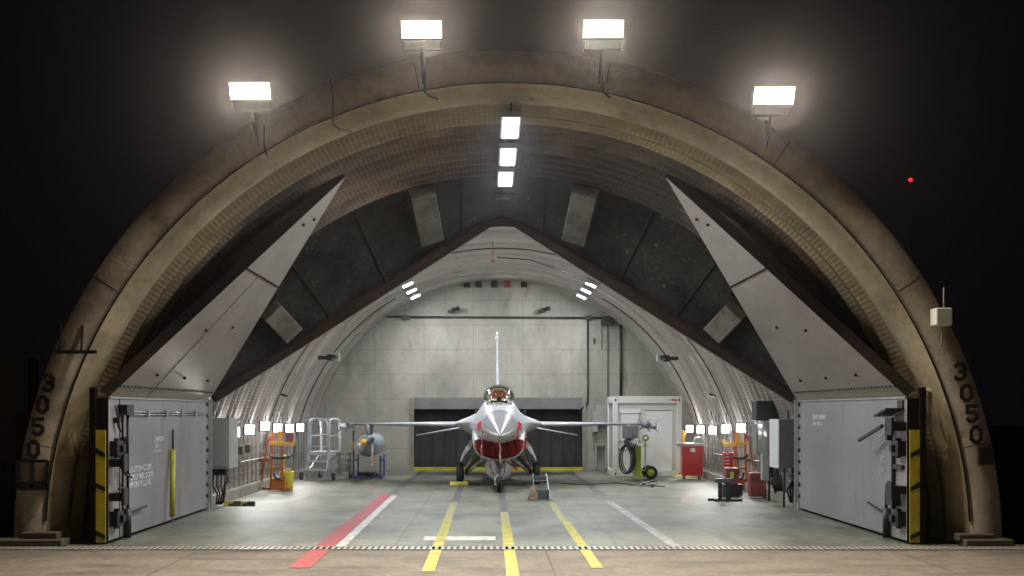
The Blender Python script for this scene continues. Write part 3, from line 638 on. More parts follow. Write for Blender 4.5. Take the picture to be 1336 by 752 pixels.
# fuselage with half profiles
ST=[(2.0,None,(.462,2.28,1.42)),(2.6,None,(.50,2.38,1.41)),(3.2,None,(.54,2.46,1.41)),
(4.2,[(0,2.60),(.25,2.58),(.42,2.48),(.55,2.27),(.72,1.99),(.74,1.90),(.68,1.62),(.4,1.43),(0,1.38)],None),
(5.2,[(0,2.64),(.25,2.62),(.44,2.50),(.63,2.24),(.90,2.0),(.92,1.89),(.72,1.62),(.5,1.42),(0,1.35)],None),
(6.5,[(0,2.70),(.25,2.66),(.45,2.48),(.72,2.17),(1.22,1.955),(1.24,1.85),(.74,1.65),(.6,1.4),(0,1.3)],None),
(8,[(0,2.72),(.22,2.66),(.46,2.45),(.76,2.17),(1.28,1.95),(1.28,1.79),(.78,1.5),(.6,1.2),(0,1.1)],None),
(10,[(0,2.60),(.22,2.52),(.46,2.32),(.76,2.1),(1.26,1.94),(1.26,1.79),(.78,1.45),(.55,1.15),(0,1.1)],None),
(12,[(0,2.46),(.2,2.42),(.44,2.28),(.66,2.1),(1.1,1.9),(1.1,1.8),(.66,1.5),(.45,1.3),(0,1.22)],None),
(13.4,None,(.58,2.4,1.28)),(14.4,None,(.48,2.3,1.42))]
rings_=[]
for y,hp_,e in ST:
    if hp_ is None:
        n=8; P=[Vector((e[0]*math.sin(math.pi*i/n),y,(e[1]+e[2])/2+(e[1]-e[2])/2*math.cos(math.pi*i/n))) for i in range(9)]
    else: P=[Vector((a,y,b)) for a,b in hp_]
    P=dense(P,4); full=P+[Vector((-p.x,p.y,p.z)) for p in P[-2:0:-1]]; rings_.append(full)
cols=[dense([r[j] for r in rings_],4) for j in range(len(rings_[0]))]
mb=MB(); mb.loft([[cols[j][i] for j in range(len(cols))] for i in range(len(cols[0]))]); fus=mb.build('fuselage','jet',jet)
mb=MB()
for y in (2.02,): mb.tube([p+Vector((0,0,0)) for p in ell(y,.465,2.285,1.416,n=40)],.006,5,closed=True)
mb.build('panel_joint','jet_dark',fus)
mb=MB(); 
for s in (-1,1):
    mb.box((s*.93,5.9,2.0),(.10,.12,.03)); mb.lathe([(0,.0),(.02,.05),(.06,.055),(.1,.0)],(s*.70,5.0,2.24),'x' ,12)
mb.build('vent','black',fus)
# exhaust nozzle
MB().lathe([(14.3,.5),(14.9,.42),(14.92,.38),(14.3,.42)],(0,0,1.86),'y',28).build('nozzle','jet_dark',jet)
# intake
def dring(y,w_,top,bot,n=36,k=.62,rr=.16):
    rg=[]
    for i in range(n):
        t=2*math.pi*i/n; c,s_=math.cos(t),math.sin(t)
        if s_>=0: z=top-.0-(1-abs(c)**0)*0; x=w_*math.copysign(abs(c)**k,c); z=top-(1-abs(s_)**.35)*(rr)
        else: x=w_*math.copysign(abs(c)**.86,c); z=(top-rr)-(top-rr-bot)*abs(s_)**.92
        rg.append(Vector((x,y,z)))
    return rg
lip_t,lip_b=1.515,.885
mb=MB(); mb.loft([dring(4.06,.655,lip_t-.045,lip_b+.055),dring(3.90,.675,lip_t-.03,lip_b+.038),dring(3.84,.705,lip_t-.01,lip_b+.01),dring(3.88,.725,lip_t,lip_b-.01),dring(3.98,.73,1.62,.872,k=.4,rr=.22),dring(4.2,.745,1.80,.855,k=.3,rr=.3),dring(4.7,.765,1.84,.83,k=.28,rr=.34),dring(5.5,.785,1.88,.80,k=.25,rr=.36),dring(7.5,.78,1.90,.80,k=.3,rr=.3),dring(9.2,.66,1.7,.92),dring(11,.5,1.6,1.12)],cap=(False,True)); ink=mb.build('air_intake','jet',jet)
ink.location=(0,0,0)
# red padded cover, puffed and creased
ins=dring(4.0,.668,lip_t-.04,lip_b+.05,n=48); cz=(lip_t+lip_b)/2; vs=[]; K=14
for k in range(K+1):
    f=1-k/K
    for p in ins:
        x=p.x*f; z=cz+(p.z-cz)*f; yy=4.0-.09*(1-f**3)+.035*math.sin(x*31+math.sin(z*9)*2)*(1-f**4)+.02*math.sin(z*23+x*7)
        vs.append((x,yy,z))
mb=MB(); n=48; mb.add(vs,[(k*n+i,k*n+(i+1)%n,(k+1)*n+(i+1)%n,(k+1)*n+i) for k in range(K) for i in range(n)],0,True); icv=mb.build('intake_cover','redcover',jet)
icv['label']='quilted red cover plugging the air intake'
mb=MB()
for x,z0,z1 in ((-.42,1.42,1.16),(.2,1.3,1.1),(.44,1.42,1.1),(-.1,1.2,1.0)): mb.bar((x,3.87,z0),(x+.02,3.86,z1),.045,.006,(0,1,0))
mb.build('strap','black',icv)
# red side plugs near the chine
for s in (-1,1):
    mb=MB(); mb.prism([(s*.47,2.5,2.02),(s*.60,2.7,1.93),(s*.60,2.7,1.74),(s*.49,2.5,1.78)],(0,-.04,0)); mb.build('sensor_cover','redtag',jet,bev=.01)
# canopy
cy=[(3.15,.06,2.44,2.50),(3.35,.24,2.44,2.66),(3.7,.355,2.46,2.84),(4.2,.425,2.48,2.98),(4.8,.45,2.50,3.04),(5.5,.43,2.52,3.02),(6.2,.36,2.55,2.92),(6.9,.22,2.58,2.76),(7.3,.05,2.6,2.66)]
def cring(y,w_,b,t,n=24):
    rg=[]
    for i in range(n+1):
        a=R(-28+236*i/n); zc=b+(t-b)*.36; r_h=t-zc
        rg.append(Vector((w_*math.cos(a)*1.0,y,zc+r_h*math.sin(a)*(1 if math.sin(a)>0 else .75))))
    return rg
rr=[cring(*c_) for c_ in cy]; cols=[dense([r[j] for r in rr],4) for j in range(25)]
mb=MB(); mb.loft([[cols[j][i] for j in range(25)] for i in range(len(cols[0]))],closed=False,cap=(False,False)); cn=mb.build('canopy','glass',jet)
mb=MB(); 
for e in (0,24): mb.tube([c_+Vector((0,0,-.01)) for c_ in cols[e]],.022,8)
mb.build('canopy_frame','jet',cn)
fr_=[Vector((p.x*.97,p.y,p.z*1-.012)) for p in cring(5.9,.395,2.54,2.975)]
MB().tube(fr_,.02,6).build('canopy_bow','jet_dark',cn)
# ejection seat, headrest, sight
mb=MB(); mb.box((0,5.15,2.55),(.42,.16,.55),Matrix.Rotation(-.4,3,'X')); mb.box((0,5.2,2.80),(.30,.14,.16),Matrix.Rotation(-.3,3,'X')); st=mb.build('ejection_seat','seat',jet,bev=.03)
MB().box((0,5.18,2.90),(.34,.1,.05)).build('seat_pad','skin_light',st,bev=.015)
mb=MB(); mb.tube([(-.1,4.95,2.78),(-.06,4.9,2.7),(.06,4.9,2.7),(.1,4.95,2.78)],.015,6); mb.build('firing_handle','yellow',st)
mb=MB(); mb.box((0,3.85,2.50),(.46,.5,.12)); mb.box((0,3.72,2.60),(.14,.08,.16)); mb.bar((-.08,3.7,2.64),(-.06,3.72,2.8),.012); mb.bar((.08,3.7,2.64),(.06,3.72,2.8),.012); mb.build('instrument_hood','black',jet,bev=.02)
MB().box((0,4.6,2.45),(.7,1.9,.1)).build('cockpit_floor','black',jet)
# wings
def foil(rx,rz,y0,ch,th,n=10):
    up=[]; lo=[]
    for i in range(n+1):
        u=i/n; t=th*(1.4845*math.sqrt(u)-.63*u-1.758*u*u+1.4215*u**3-.5075*u**4)*1.0
        up.append(Vector((rx,y0+ch*u,rz+t))); lo.append(Vector((rx,y0+ch*u,rz-t)))
    return up+lo[-2:0:-1]
for s in (-1,1):
    mb=MB(); secs=[(1.05,1.87,6.35,4.1,.17),(2.2,1.868,7.2,3.15,.13),(3.4,1.864,8.2,2.1,.085),(4.66,1.86,9.25,1.02,.045)]
    mb.loft([foil(s*x,z,y,c_,t) for x,z,y,c_,t in secs]); wg=mb.build('wing','jet',jet)
    mb=MB(); a=Vector((s*1.3,6.52,1.845)); b=Vector((s*4.6,9.24,1.852)); mb.bar(a+Vector((0,.28,-.07)),b+Vector((0,.16,-.018)),.014,.012); mb.build('flap_joint','jet_dark',wg)
    # tip launcher and missile, drooping outwards a little
    mb=MB(); mb.box((s*4.73,9.45,1.85),(.11,2.6,.09)); lc=mb.build('tip_launcher','jet_dark',jet,bev=.02)
    ms=MB(); zc=1.80; xo=s*4.87
    ms.lathe([(7.35,.012),(7.42,.05),(7.56,.078),(7.8,.09),(8.2,.09),(10.6,.09),(10.62,.05)],(xo,0,zc),'y',16); mi_=ms.build('missile','jet' if s<0 else 'jet_dark',jet)
    fn=MB()
    for q in (45,135,225,315):
        dx,dz_=math.cos(R(q)),math.sin(R(q)); A=Vector((xo+dx*.085,8.0,zc+dz_*.085))
        fn.prism([A,A+Vector((dx*.2,.20,dz_*.2)),A+Vector((dx*.2,.30,dz_*.2)),A+Vector((0,.34,0))],(.008*dz_,0,-.008*dx))
        A=Vector((xo+dx*.085,9.9,zc+dz_*.085)); fn.prism([A,A+Vector((dx*.22,.35,dz_*.22)),A+Vector((dx*.22,.55,dz_*.22)),A+Vector((0,.6,0))],(.008*dz_,0,-.008*dx))
    fn.build('fin','jet_dark',mi_)
    # tailplanes
    mb=MB(); mb.loft([foil(s*.72,1.80,11.9,2.5,.11),foil(s*1.8,1.60,12.8,1.75,.07),foil(s*2.93,1.40,13.75,.95,.035)]); mb.build('tailplane','jet',jet)
    # underwing pylon, ejector, bomb
    px=s*4.16
    mb=MB(); mb.prism([(px-.04,8.0,1.84),(px-.04,10.2,1.84),(px-.04,9.9,1.50),(px-.04,8.5,1.50)],(.08,0,0)); py_=mb.build('pylon','jet',jet,bev=.01)
    if s<0:
        mb=MB(); mb.lathe([(7.0,.02),(7.06,.065),(7.2,.085),(7.5,.09),(9.8,.09),(9.85,.04)],(px+.02,0,1.33),'y',16); m2=mb.build('underwing_missile','jet_dark',jet)
        MB().lathe([(6.95,.02),(6.97,.07),(7.06,.092),(7.16,.09)],(px+.02,0,1.33),'y',16).build('nose_cap','amber',m2)
        fn=MB()
        for q in (20,110,200,290):
            dx,dz_=math.cos(R(q)),math.sin(R(q)); A=Vector((px+.02+dx*.085,7.7,1.33+dz_*.085)); fn.prism([A,A+Vector((dx*.2,.3,dz_*.2)),A+Vector((0,.4,0))],(.01*dz_,0,-.01*dx))
        fn.build('fin','jet_dark',m2)
        mb=MB(); mb.lathe([(7.1,.02),(7.14,.03)],(px,0,1.2),'y',8); mb.bar((px+.32,6.95,1.25),(px+.3,6.97,.62),.05,.006,(0,1,0)); mb.build('warning_ribbon','redwhite',jet)
    else:
        mb=MB(); mb.box((px,8.9,1.46),(.16,1.4,.12)); mb.box((px+.0,8.1,1.62),(.5,.25,.42)); mb.build('bomb_rack','jet_dark',jet,bev=.02)
        mb=MB(); mb.lathe([(7.2,.02),(7.3,.06),(7.6,.10),(8.2,.125),(9.6,.12),(9.9,.05)],(px+.08,0,1.27),'y',16); bm_=mb.build('bomb','jet_dark',jet)
        fn=MB()
        for q in (10,100,190,280):
            dx,dz_=math.cos(R(q)),math.sin(R(q)); A=Vector((px+.08+dx*.09,7.6,1.27+dz_*.09)); fn.prism([A,A+Vector((dx*.2,.2,dz_*.2)),A+Vector((dx*.2,.3,dz_*.2)),A+Vector((0,.35,0))],(.012*dz_,0,-.012*dx))
        fn.build('fin','black',bm_)
# tail fin with tip pod
mb=MB()
def ffoil(z,y0,ch,th):
    f=foil(0,0,y0,ch,th); return [Vector((p.z,p.y,z)) for p in f]
mb.loft([ffoil(2.4,9.6,4.3,.12),ffoil(3.2,11.0,3.3,.09),ffoil(4.2,12.1,2.3,.07),ffoil(4.96,12.95,1.55,.05)]); fn_=mb.build('tail_fin','jet',jet)
mb=MB(); mb.lathe([(12.75,.01),(12.95,.05),(13.4,.075),(14.2,.06),(14.5,.02)],(0,0,4.90),'y',14); mb.build('fin_tip_pod','cabin',fn_)
MB().lathe([(5.0,.02),(5.02,.04),(5.1,.035),(5.14,.01)],(0,13.5,0),'z',10).build('beacon','cabin',fn_)
# centreline tank
mb=MB(); mb.lathe([(4.7,.01),(4.9,.12),(5.3,.25),(5.8,.35),(6.4,.41),(7.2,.42),(9.0,.40),(10.4,.2),(10.8,.02)],(0,0,.58),'y',28); ct=mb.build('centreline_tank','tank_pale',jet)
MB().box((0,7.4,.93),(.08,1.8,.22)).build('tank_pylon','jet',jet)
# wheels
def wheel(par,c,r,w_,nm='wheel'):
    mb=MB(); mb.lathe([(-w_/2,r*.55),(-w_/2,r*.88),(-w_*.32,r),(w_*.32,r),(w_/2,r*.88),(w_/2,r*.55)],c,'x',32); t_=mb.build(nm,'rubber',par)
    MB().lathe([(-w_*.45,.02),(-w_*.42,r*.56),(w_*.42,r*.56),(w_*.45,.02)],c,'x',20).build('rim','gear',t_); return t_
mw=.335
for s in (-1,1):
    hub=Vector((s*1.19,7.6,mw)); wheel(jet,hub,mw,.215,'main_wheel')
    g=MB(); root=Vector((s*.42,7.3,1.08)); kn=hub+Vector((-s*.20,-.12,.05))
    g.cyl(root+Vector((0,.1,.05)),kn+Vector((-s*.15,.0,.38)),.08,n=12); g.cyl(kn+Vector((-s*.15,0,.38)),kn,.055,n=10); g.cyl(kn,hub+Vector((-s*.05,0,0)),.05,n=10)
    lg=g.build('main_leg','gear',jet)
    g=MB(); g.cyl(Vector((s*.66,7.0,1.14)),kn+Vector((-s*.02,-.05,.12)),.052,n=10); g.cyl(Vector((s*.30,6.4,.98)),kn+Vector((-s*.05,-.05,0)),.045,n=10); g.cyl(Vector((s*.5,8.3,1.0)),kn,.03,n=8)
    g.build('brace','gear',lg)
    g=MB(); g.tube([Vector((s*.5,7.15,1.1)),Vector((s*.7,7.05,.75)),Vector((s*.92,7.35,.5)),hub+Vector((-s*.14,-.1,.1))],.012,6); g.tube([Vector((s*.45,7.1,1.05)),Vector((s*.6,7.0,.82)),Vector((s*.9,7.2,.6)),Vector((s*.98,7.4,.3))],.010,6)
    g.cyl(kn+Vector((0,-.07,-.05)),kn+Vector((0,-.07,.1)),.04,n=8); g.box(kn+Vector((-s*.09,-.04,.22)),(.08,.06,.1)); g.cyl(hub+Vector((-s*.13,0,0)),hub+Vector((-s*.09,0,0)),.17,n=16); g.build('brake_line','dsteel',lg)
    # gear door, curved shell hanging outside
    out=[]; inn=[]
    for i in range(9):
        t=i/8; x=s*(.80+.36*math.sin(t*1.25)); z=1.44-.66*t**1.15
        out.append((x,z)); inn.append((x-s*(.05+.09*math.sin(min(t*1.25,1)*math.pi)), z-.06*(1-t)-.0))
    mb=MB(); pr=[Vector((x,0,z)) for x,z in out]+[Vector((x,0,z)) for x,z in inn[::-1]]
    mb.loft([[p+Vector((0,yy,0)) for p in pr] for yy in (6.2,6.24,8.0)],smooth=False); gd=mb.build('gear_door','gear',jet,bev=.006)
    MB().cyl(Vector((s*.74,6.5,1.2)),Vector((s*1.0,6.4,1.08)),.02,n=8).cyl(Vector((s*.72,6.5,1.05)),Vector((s*1.04,6.35,.95)),.014,n=8).build('door_rod','gear',gd)
# nose gear
nh=Vector((0,3.6,.228)); nh.y=3.62; wheel(jet,nh,.228,.14,'nose_wheel')
g=MB(); g.cyl(Vector((0,4.35,.92)),Vector((-.02,3.85,.48)),.06,n=12); g.cyl(Vector((-.02,3.85,.50)),Vector((-.1,3.66,.36)),.035,n=10); g.cyl(Vector((-.11,3.66,.40)),Vector((-.11,3.62,.20)),.026,n=10); g.cyl(Vector((-.13,3.62,.228)),Vector((.0,3.62,.228)),.03,n=10)
nl=g.build('nose_leg','gear',jet)
g=MB(); g.cyl((-.02,3.82,.55),(.0,5.3,.92),.025,n=8); g.cyl((.14,4.1,.92),(.03,3.9,.58),.02,n=8); g.cyl((-.12,4.0,.9),(-.04,3.9,.55),.02,n=8); g.build('brace','gear',nl)
g=MB(); g.box((0,3.86,.62),(.13,.08,.1)); g.cyl((.0,3.76,.56),(.0,3.8,.56),.055,n=14); g.cyl((.08,3.84,.66),(.15,3.8,.82),.018,n=6); g.tube([(-.08,4.0,.9),(-.1,3.84,.7),(-.06,3.8,.5),(-.13,3.64,.35)],.012,6); g.build('landing_light','steel',nl)
pr=[]
for i in range(8):
    t=i/7; pr.append(Vector((-.31+.30*t**1.8*.6,0,.90-.56*t)))
pr2=[p+Vector((.06,0,.0)) for p in pr]
mb=MB(); mb.loft([[p+Vector((0,yy,0)) for p in pr+pr2[::-1]] for yy in (3.95,4.9)],smooth=False); ng=mb.build('nose_gear_door','gear',jet,bev=.004)
mb=MB(); mb.prism([(.13,3.95,.92),(.20,3.95,.92),(.17,3.95,.55),(.13,3.95,.5)],(0,.5,0)); mb.build('nose_gear_door','jet',jet,bev=.006)
# ribbons
for a,b,m_,w_ in (((0,-.02,1.62),(.0,.0,.98),'redwhite',.045),((-.46,2.3,1.78),(-.49,2.3,1.02),'redwhite',.04),((.50,2.4,1.86),(.49,2.4,1.50),'redtag',.055),((.74,3.4,1.62),(.70,3.4,1.22),'redtag',.075),((.20,3.9,.86),(.52,3.8,.62),'redtag',.06)):
    mb=MB(); a=Vector(a); b=Vector(b); n=7; pts=[a.lerp(b,i/n)+Vector((.012*math.sin(i*2.3),.02*math.cos(i*1.7),0)) for i in range(n+1)]
    for i in range(n): mb.bar(pts[i],pts[i+1],w_*(.6+.4*i/n),.006,(0,-1,.15))
    mb.build('warning_ribbon',m_,jet)
# small probes and markings under the windscreen
mb=MB()
for s in (-1,1): mb.cyl((s*.52,2.5,1.75),(s*.60,2.3,1.74),.012,.006,n=6)
mb.build('air_data_probe','steel',fus)
mb=MB()
for i in range(7): mb.box((-.24+i*.08,2.86-abs(i-3)*.01,2.437-abs(i-3)**2*.009),(.012 if i%2 else .03,.09,.006))
mb.build('antenna_strip','jet_dark',fus)
# ================================================================ ground equipment
# yellow wheel chock
p=at(599,632,37.8); t=thing('wheel_chock','yellow wheel chock against the left main wheel of the jet','wheel chock',(p.x,37.7,.004))
MB().prism([(-.28,-.18,0),(-.28,.02,0),(-.28,.02,.11),(-.28,-.08,.11)],(.56,0,0)).build('block','yellow',t,bev=.01)
MB().tube([(.0,-.16,.03),(.02,-.26,.02),(.1,-.3,.015),(.2,-.22,.02)],.012,6).build('rope','black',t)
# tool step at the right wheel
t=thing('folding_step','small dark grey two-tread step frame by the right main wheel','step stool',(1.02,31.3,.004),R(4))
mb=MB()
for s in (-1,1): mb.bar((s*.20,-.12,0),(s*.17,.55,.62),.035,.06); mb.bar((s*.20,-.1,.02),(s*.2,.6,.02),.03,.03)
mb.build('side_frame','steel',t)
for z,y in ((.46,.35),(.24,.12)): MB().box((0,y,z),(.34,.24,.03)).build('tread','step',t,bev=.005)
MB().box((0,-.09,.14),(.36,.03,.24)).build('kick_plate','step',t,bev=.005)
MB().box((0,.42,.50),(.34,.03,.18)).build('back_plate','step',t,bev=.005)
# rag
mb=MB(); K=7; vs=[]
for i in range(K):
    for j in range(K): vs.append(((i-3)*.035*(1.4-j*.13),(random.random()-.5)*.08+.03*i/K,j*.055+random.random()*.02))
mb.add(vs,[(i*K+j,(i+1)*K+j,(i+1)*K+j+1,i*K+j+1) for i in range(K-1) for j in range(K-1)],0,True)
o=mb.build('rag','cloth',None,sub=1); o.location=(.80,31.15,.01); s_=o.modifiers.new('solid','SOLIDIFY'); s_.thickness=.015; tag(o,'crumpled beige rag draped beside the grey folding step','rag')
# access platform
t=thing('access_platform','pale aluminium wheeled access platform with steps and hoop rails','access platform',(-5.95,40.45,.004),R(-15))
A='alu'
x0,x1,y0,y1=-.36,.36,0,1.0
mb=MB()
for x in (x0,x1):
    mb.bar((x,y0,.12),(x,y0,1.95),.055,.055); mb.bar((x,y1,.12),(x,y1,1.9),.045,.045); mb.bar((x,y0,.32),(x,y1,.32),.04,.05); mb.bar((x,y0,.86),(x,y1,.86),.04,.07)
mb.bar((x0,y0,.86),(x1,y0,.86),.04,.07); mb.bar((x0,y1,.86),(x1,y1,.86),.04,.07); mb.bar((x0,y1,.32),(x1,y1,.86),.03,.03); mb.bar((x0,y0,.32),(x0,y1,.86),.03,.03)
mb.bar((x0+.02,.3,.3),(x1-.02,.3,.62),.025,.025)
mb.build('frame',A,t)
MB().box((0,.5,.92),(.76,1.02,.04)).build('deck',A,t)
for z,y in ((.62,-.12),(.34,-.32)): MB().box((0,y,z),(.66,.2,.04)).build('step',A,t)
for x in (x0,x1): MB().bar((x,-.35,.05),(x,.0,.88),.04,.05).build('stringer',A,t)
def hoop(pts,r=.028): return MB().tube(dense([Vector(p) for p in pts],4),r,8)
for x in (x0,x1):
    hoop([(x,0,.9),(x,0,1.8),(x,.12,1.98),(x,.5,2.02),(x,.88,1.98),(x,1.0,1.8),(x,1.0,.9)]).tube([(x,0,1.45),(x,1.0,1.45)],.018,6).build('side_rail',A,t)
hoop([(x0+.06,0,.95),(x0+.06,0,1.8),(x0+.16,0,1.98),(0,0,2.02),(x1-.16,0,1.98),(x1-.06,0,1.8),(x1-.06,0,.95)]).tube([(x0,0,1.5),(x1,0,1.5)],.018,6).tube([(x0,0,1.1),(x1,0,1.1)],.018,6).build('end_rail',A,t)
hoop([(x0+.04,1,.95),(x0+.04,1,1.85),(x0+.14,1,1.98),(0,1,2.0),(x1-.14,1,1.98),(x1-.04,1,1.85),(x1-.04,1,.95)]).build('end_rail',A,t)
mb=MB()
for (x,y,ox,oy) in ((x0,0,-.25,-.05),(x1,0,.2,-.12),(x0,1,-.1,.2),(x1,1,.3,.15)):
    mb.bar((x,y,.34),(x+ox,y+oy,.30),.045,.06); mb.bar((x+ox,y+oy,.32),(x+ox,y+oy,.14),.04,.05)
mb.build('outrigger',A,t)
for (x,y) in ((x0-.25,-.05),(x1+.2,-.12),(x0-.1,1.2),(x1+.3,1.15)):
    w_=MB().lathe([(-.025,.03),(-.025,.115),(-.015,.125),(.015,.125),(.025,.115),(.025,.03)],(x,y,.127),'x',18).build('castor','rubber',t); MB().lathe([(-.03,.005),(-.03,.05),(.03,.05),(.03,.005)],(x,y,.127),'x',10).build('hub','steel',w_)
mb=MB(); mb.box((.75,.35,.62),(.34,.45,.12)); mb.box((.75,.35,.40),(.3,.4,.2)); mb.bar((.6,.2,.2),(.62,.25,.9),.04); mb.bar((.92,.5,.2),(.9,.5,.9),.04); mb.box((.75,.35,.86),(.38,.5,.05)); mb.build('side_unit','steel',t)
# drop tank on blue trolley
t=thing('drop_tank','blue-grey round-nosed fuel tank resting on the blue trolley behind the left wing','fuel tank',(-4.42,41.3,1.12))
MB().lathe([(-.9,.02),(-.86,.12),(-.72,.24),(-.45,.34),(-.1,.385),(.5,.40),(2.4,.38),(3.4,.12),(3.5,.02)],(0,0,0),'y',32).build('tank_body','jet_blue',t)
M_=None
t=thing('tank_trolley','blue steel frame trolley holding the round fuel tank','trolley',(-4.42,41.0,.004))
mb=MB()
for x in (-.45,.45):
    for y in (0,1.4): mb.bar((x,y,.06),(x,y,1.62 if x<0 and y<1 else .78),.05,.05)
    mb.bar((x,0,.06),(x,1.4,.06),.06,.06); mb.bar((x,0,.62),(x,1.4,.62),.05,.05)
for y in (0,1.4): mb.bar((-.45,y,.06),(.45,y,.06),.06,.06)
mb.build('frame','blue',t)
MB().box((-.45,-.035,1.12),(.06,.01,.3)).build('reflector','yellow',t)
mb=MB()
for i in range(6): mb.tube([(random.uniform(-.3,.35),.2+random.uniform(-.1,.1),.12+.05*math.sin(k+i)) if k==1 else (-.35+.15*k+i*.02,.2+.08*math.sin(i+k),.13+.05*math.cos(i*k)) for k in range(5)],.03,6)
o=mb.build('cable_heap','hose'); o.location=(-4.42,41.0,.02); tag(o,'small heap of black cable lying inside the blue trolley frame','cable')
# site cabin
t=thing('site_cabin','white container cabin with a closed white door, behind the right wing','cabin',(5.17,42.75,.004))
W,Dp,Hh=2.38,2.0,2.79
mb=MB(); mb.box((0,Dp/2+.03,Hh/2),(W-.1,Dp-.06,Hh-.1)); mb.build('body','cabin',t)
mb=MB()
for x in (-1,1):
    for y in (0,Dp): mb.box((x*(W/2-.08),y,Hh/2),(.17,.17,Hh-.002))
for z in (.1,Hh-.12):
    mb.box((0,-.0,z),(W-.33,.15,.2 if z<1 else .24)); mb.box((0,Dp,z),(W-.33,.15,.2))
    for x in (-1,1): mb.box((x*(W/2-.075),Dp/2,z),(.15,Dp-.17,.2))
fr_=mb.build('frame','cabin',t,bev=.008)
for x in (-1,1):
    for z in (.09,Hh-.13): MB().box((x*(W/2-.08),-.088,z),(.05,.008,.08)).build('corner_socket','black',fr_)
mb=MB(); mb.box((.36,.03,1.23),(.98,.06,2.1)); dr=mb.build('door','cabin_door',t,bev=.006)
mb=MB(); mb.box((-.1,-.02,1.12),(.04,.05,.05)); mb.box((-.04,-.045,1.12),(.13,.02,.02)); mb.build('handle','steel',dr)
mb=MB(); mb.box((-.13,.02,1.26),(.04,.09,2.2)); mb.box((.87,.02,1.26),(.04,.09,2.2)); mb.box((.37,.02,2.33),(.96,.09,.04)); mb.build('door_frame','cabin',t)
mb=MB(); mb.box((-.62,.03,1.78),(.80,.05,1.12)); mb.box((-.62,.0,1.74),(.64,.02,.96)); mb.build('shutter','cabin_door',t,bev=.006)
mb=MB(); mb.box((-.62,.0,2.2),(.80,.06,.02)); mb.box((-.95,.0,1.74),(.02,.07,1.0)); mb.box((-.29,.0,1.74),(.02,.07,1.0)); mb.build('shutter_frame','box_grey',t)
text('cabin_text','e Home',.13,fr_,Matrix.Translation((.77,-.082,Hh-.165))@Matrix.Rotation(R(90),4,'X'),'redtag',.8)
mb=MB()
for i in range(14): mb.box((-W/2+.045,.2+i*.125,Hh/2),(.012,.04,Hh-.5))
mb.build('side_rib','box_grey',t)
mb=MB(); mb.cyl((-.4,.02,.95),(-1.02,.02,.95),.02,n=8); mb.build('wall_rail','steel',t)
# red tool cabinet
t=thing('tool_cabinet','bright red wheeled tool cabinet with grey top, beside the white cabin','tool cabinet',(6.41,40.65,.004),R(-3))
MB().box((0,.3,.62),(.68,.6,.98)).build('body','red',t,bev=.02)
MB().box((-.06,.3,1.16),(.86,.64,.10)).build('top_tray','box_grey',t,bev=.02)
MB().box((0,-.006,.98),(.16,.008,.13)).build('sticker','white',t)
mb=MB()
for z in (.3,.5,.7,.88): mb.box((0,-.003,z),(.64,.006,.006))
mb.build('drawer_gap','dred',t)
for x in (-.26,.26):
    for y in (.06,.54):
        w_=MB().lathe([(-.02,.02),(-.02,.06),(.02,.06),(.02,.02)],(x,y,.061),'x',14).build('castor','rubber',t); MB().box((x,y,.11),(.05,.07,.05)).build('fork','steel',w_)
o=MB().box((0,0,.07),(.26,.24,.14)).box((0,0,.16),(.2,.2,.06)).build('parts_box','box_grey',bev=.01); o.location=(6.62,40.9,1.22); tag(o,'small grey box on top of the red tool cabinet','box')
o=MB().cyl((0,0,0),(0,0,.34),.055,.05).cyl((0,0,.34),(0,0,.42),.05,.02).cyl((.02,0,.1),(.07,0,.36),.03).build('spray_bottle','amber'); o.location=(6.14,41.0,1.215); tag(o,'yellow-orange bottle standing at the left end of the tool cabinet top','bottle')
mb=MB(); K=12; vs=[]
for i in range(K):
    for j in range(6):
        e=math.sin(math.pi*i/(K-1))*math.sin(math.pi*j/5); vs.append((-.55+i*.1,j*.12,.02+e*(.12+.14*random.random())))
mb.add(vs,[(i*6+j,(i+1)*6+j,(i+1)*6+j+1,i*6+j+1) for i in range(K-1) for j in range(5)],0,True)
o=mb.build('tarpaulin','yellow'); o.location=(6.55,41.9,.0); tag(o,'crumpled yellow tarpaulin on the floor behind the tool cabinet','tarpaulin')
# lime hose trolley
t=thing('hose_trolley','lime green two-wheeled trolley hung with coils of black hose','hose trolley',(4.56,40.6,.004))
mb=MB(); mb.box((.02,.15,.62),(.20,.06,1.0)); mb.bar((-.12,.1,.0),(-.12,.1,1.15),.035); mb.bar((.30,.12,.0),(.30,.12,1.35),.03); mb.bar((-.6,.05,.02),(.36,.05,.02),.03,.03); mb.bar((-.12,.1,1.1),(.3,.12,1.1),.03); mb.bar((-.12,.1,.3),(.4,.12,.3),.03)
mb.box((.12,.12,.55),(.06,.08,1.05)); mb.build('frame','lime',t)
MB().tube([Vector((.30+.09*math.cos(a*math.pi/6),.1,1.38+.09*math.sin(a*math.pi/6))) for a in range(12)],.03,8,closed=True).build('hook_ring','lime',t)
for k in range(7):
    r_=.30+.02*(k%3); mb=MB() if k==0 else mb
    mb.tube([Vector((-.35+(r_-.05+k*.006)*.78*math.cos(a*math.pi/10)+.02*k-.05,.0-.02*k+.01*math.sin(a),.66+(r_+.16)*math.sin(a*math.pi/10)*.98+.01*k)) for a in range(20)],.020,6,closed=True)
mb.build('hose_coil','hose',t)
for x,y in ((.47,.15),):
    w_=MB().lathe([(-.05,.08),(-.05,.2),(-.03,.225),(.03,.225),(.05,.2),(.05,.08)],(0,0,0),'y',24).build('wheel','rubber',t); w_.location=(x,y,.228); MB().lathe([(-.055,.01),(-.052,.12),(.052,.12),(.055,.01)],(0,0,0),'y',16).build('hub','lime',w_)
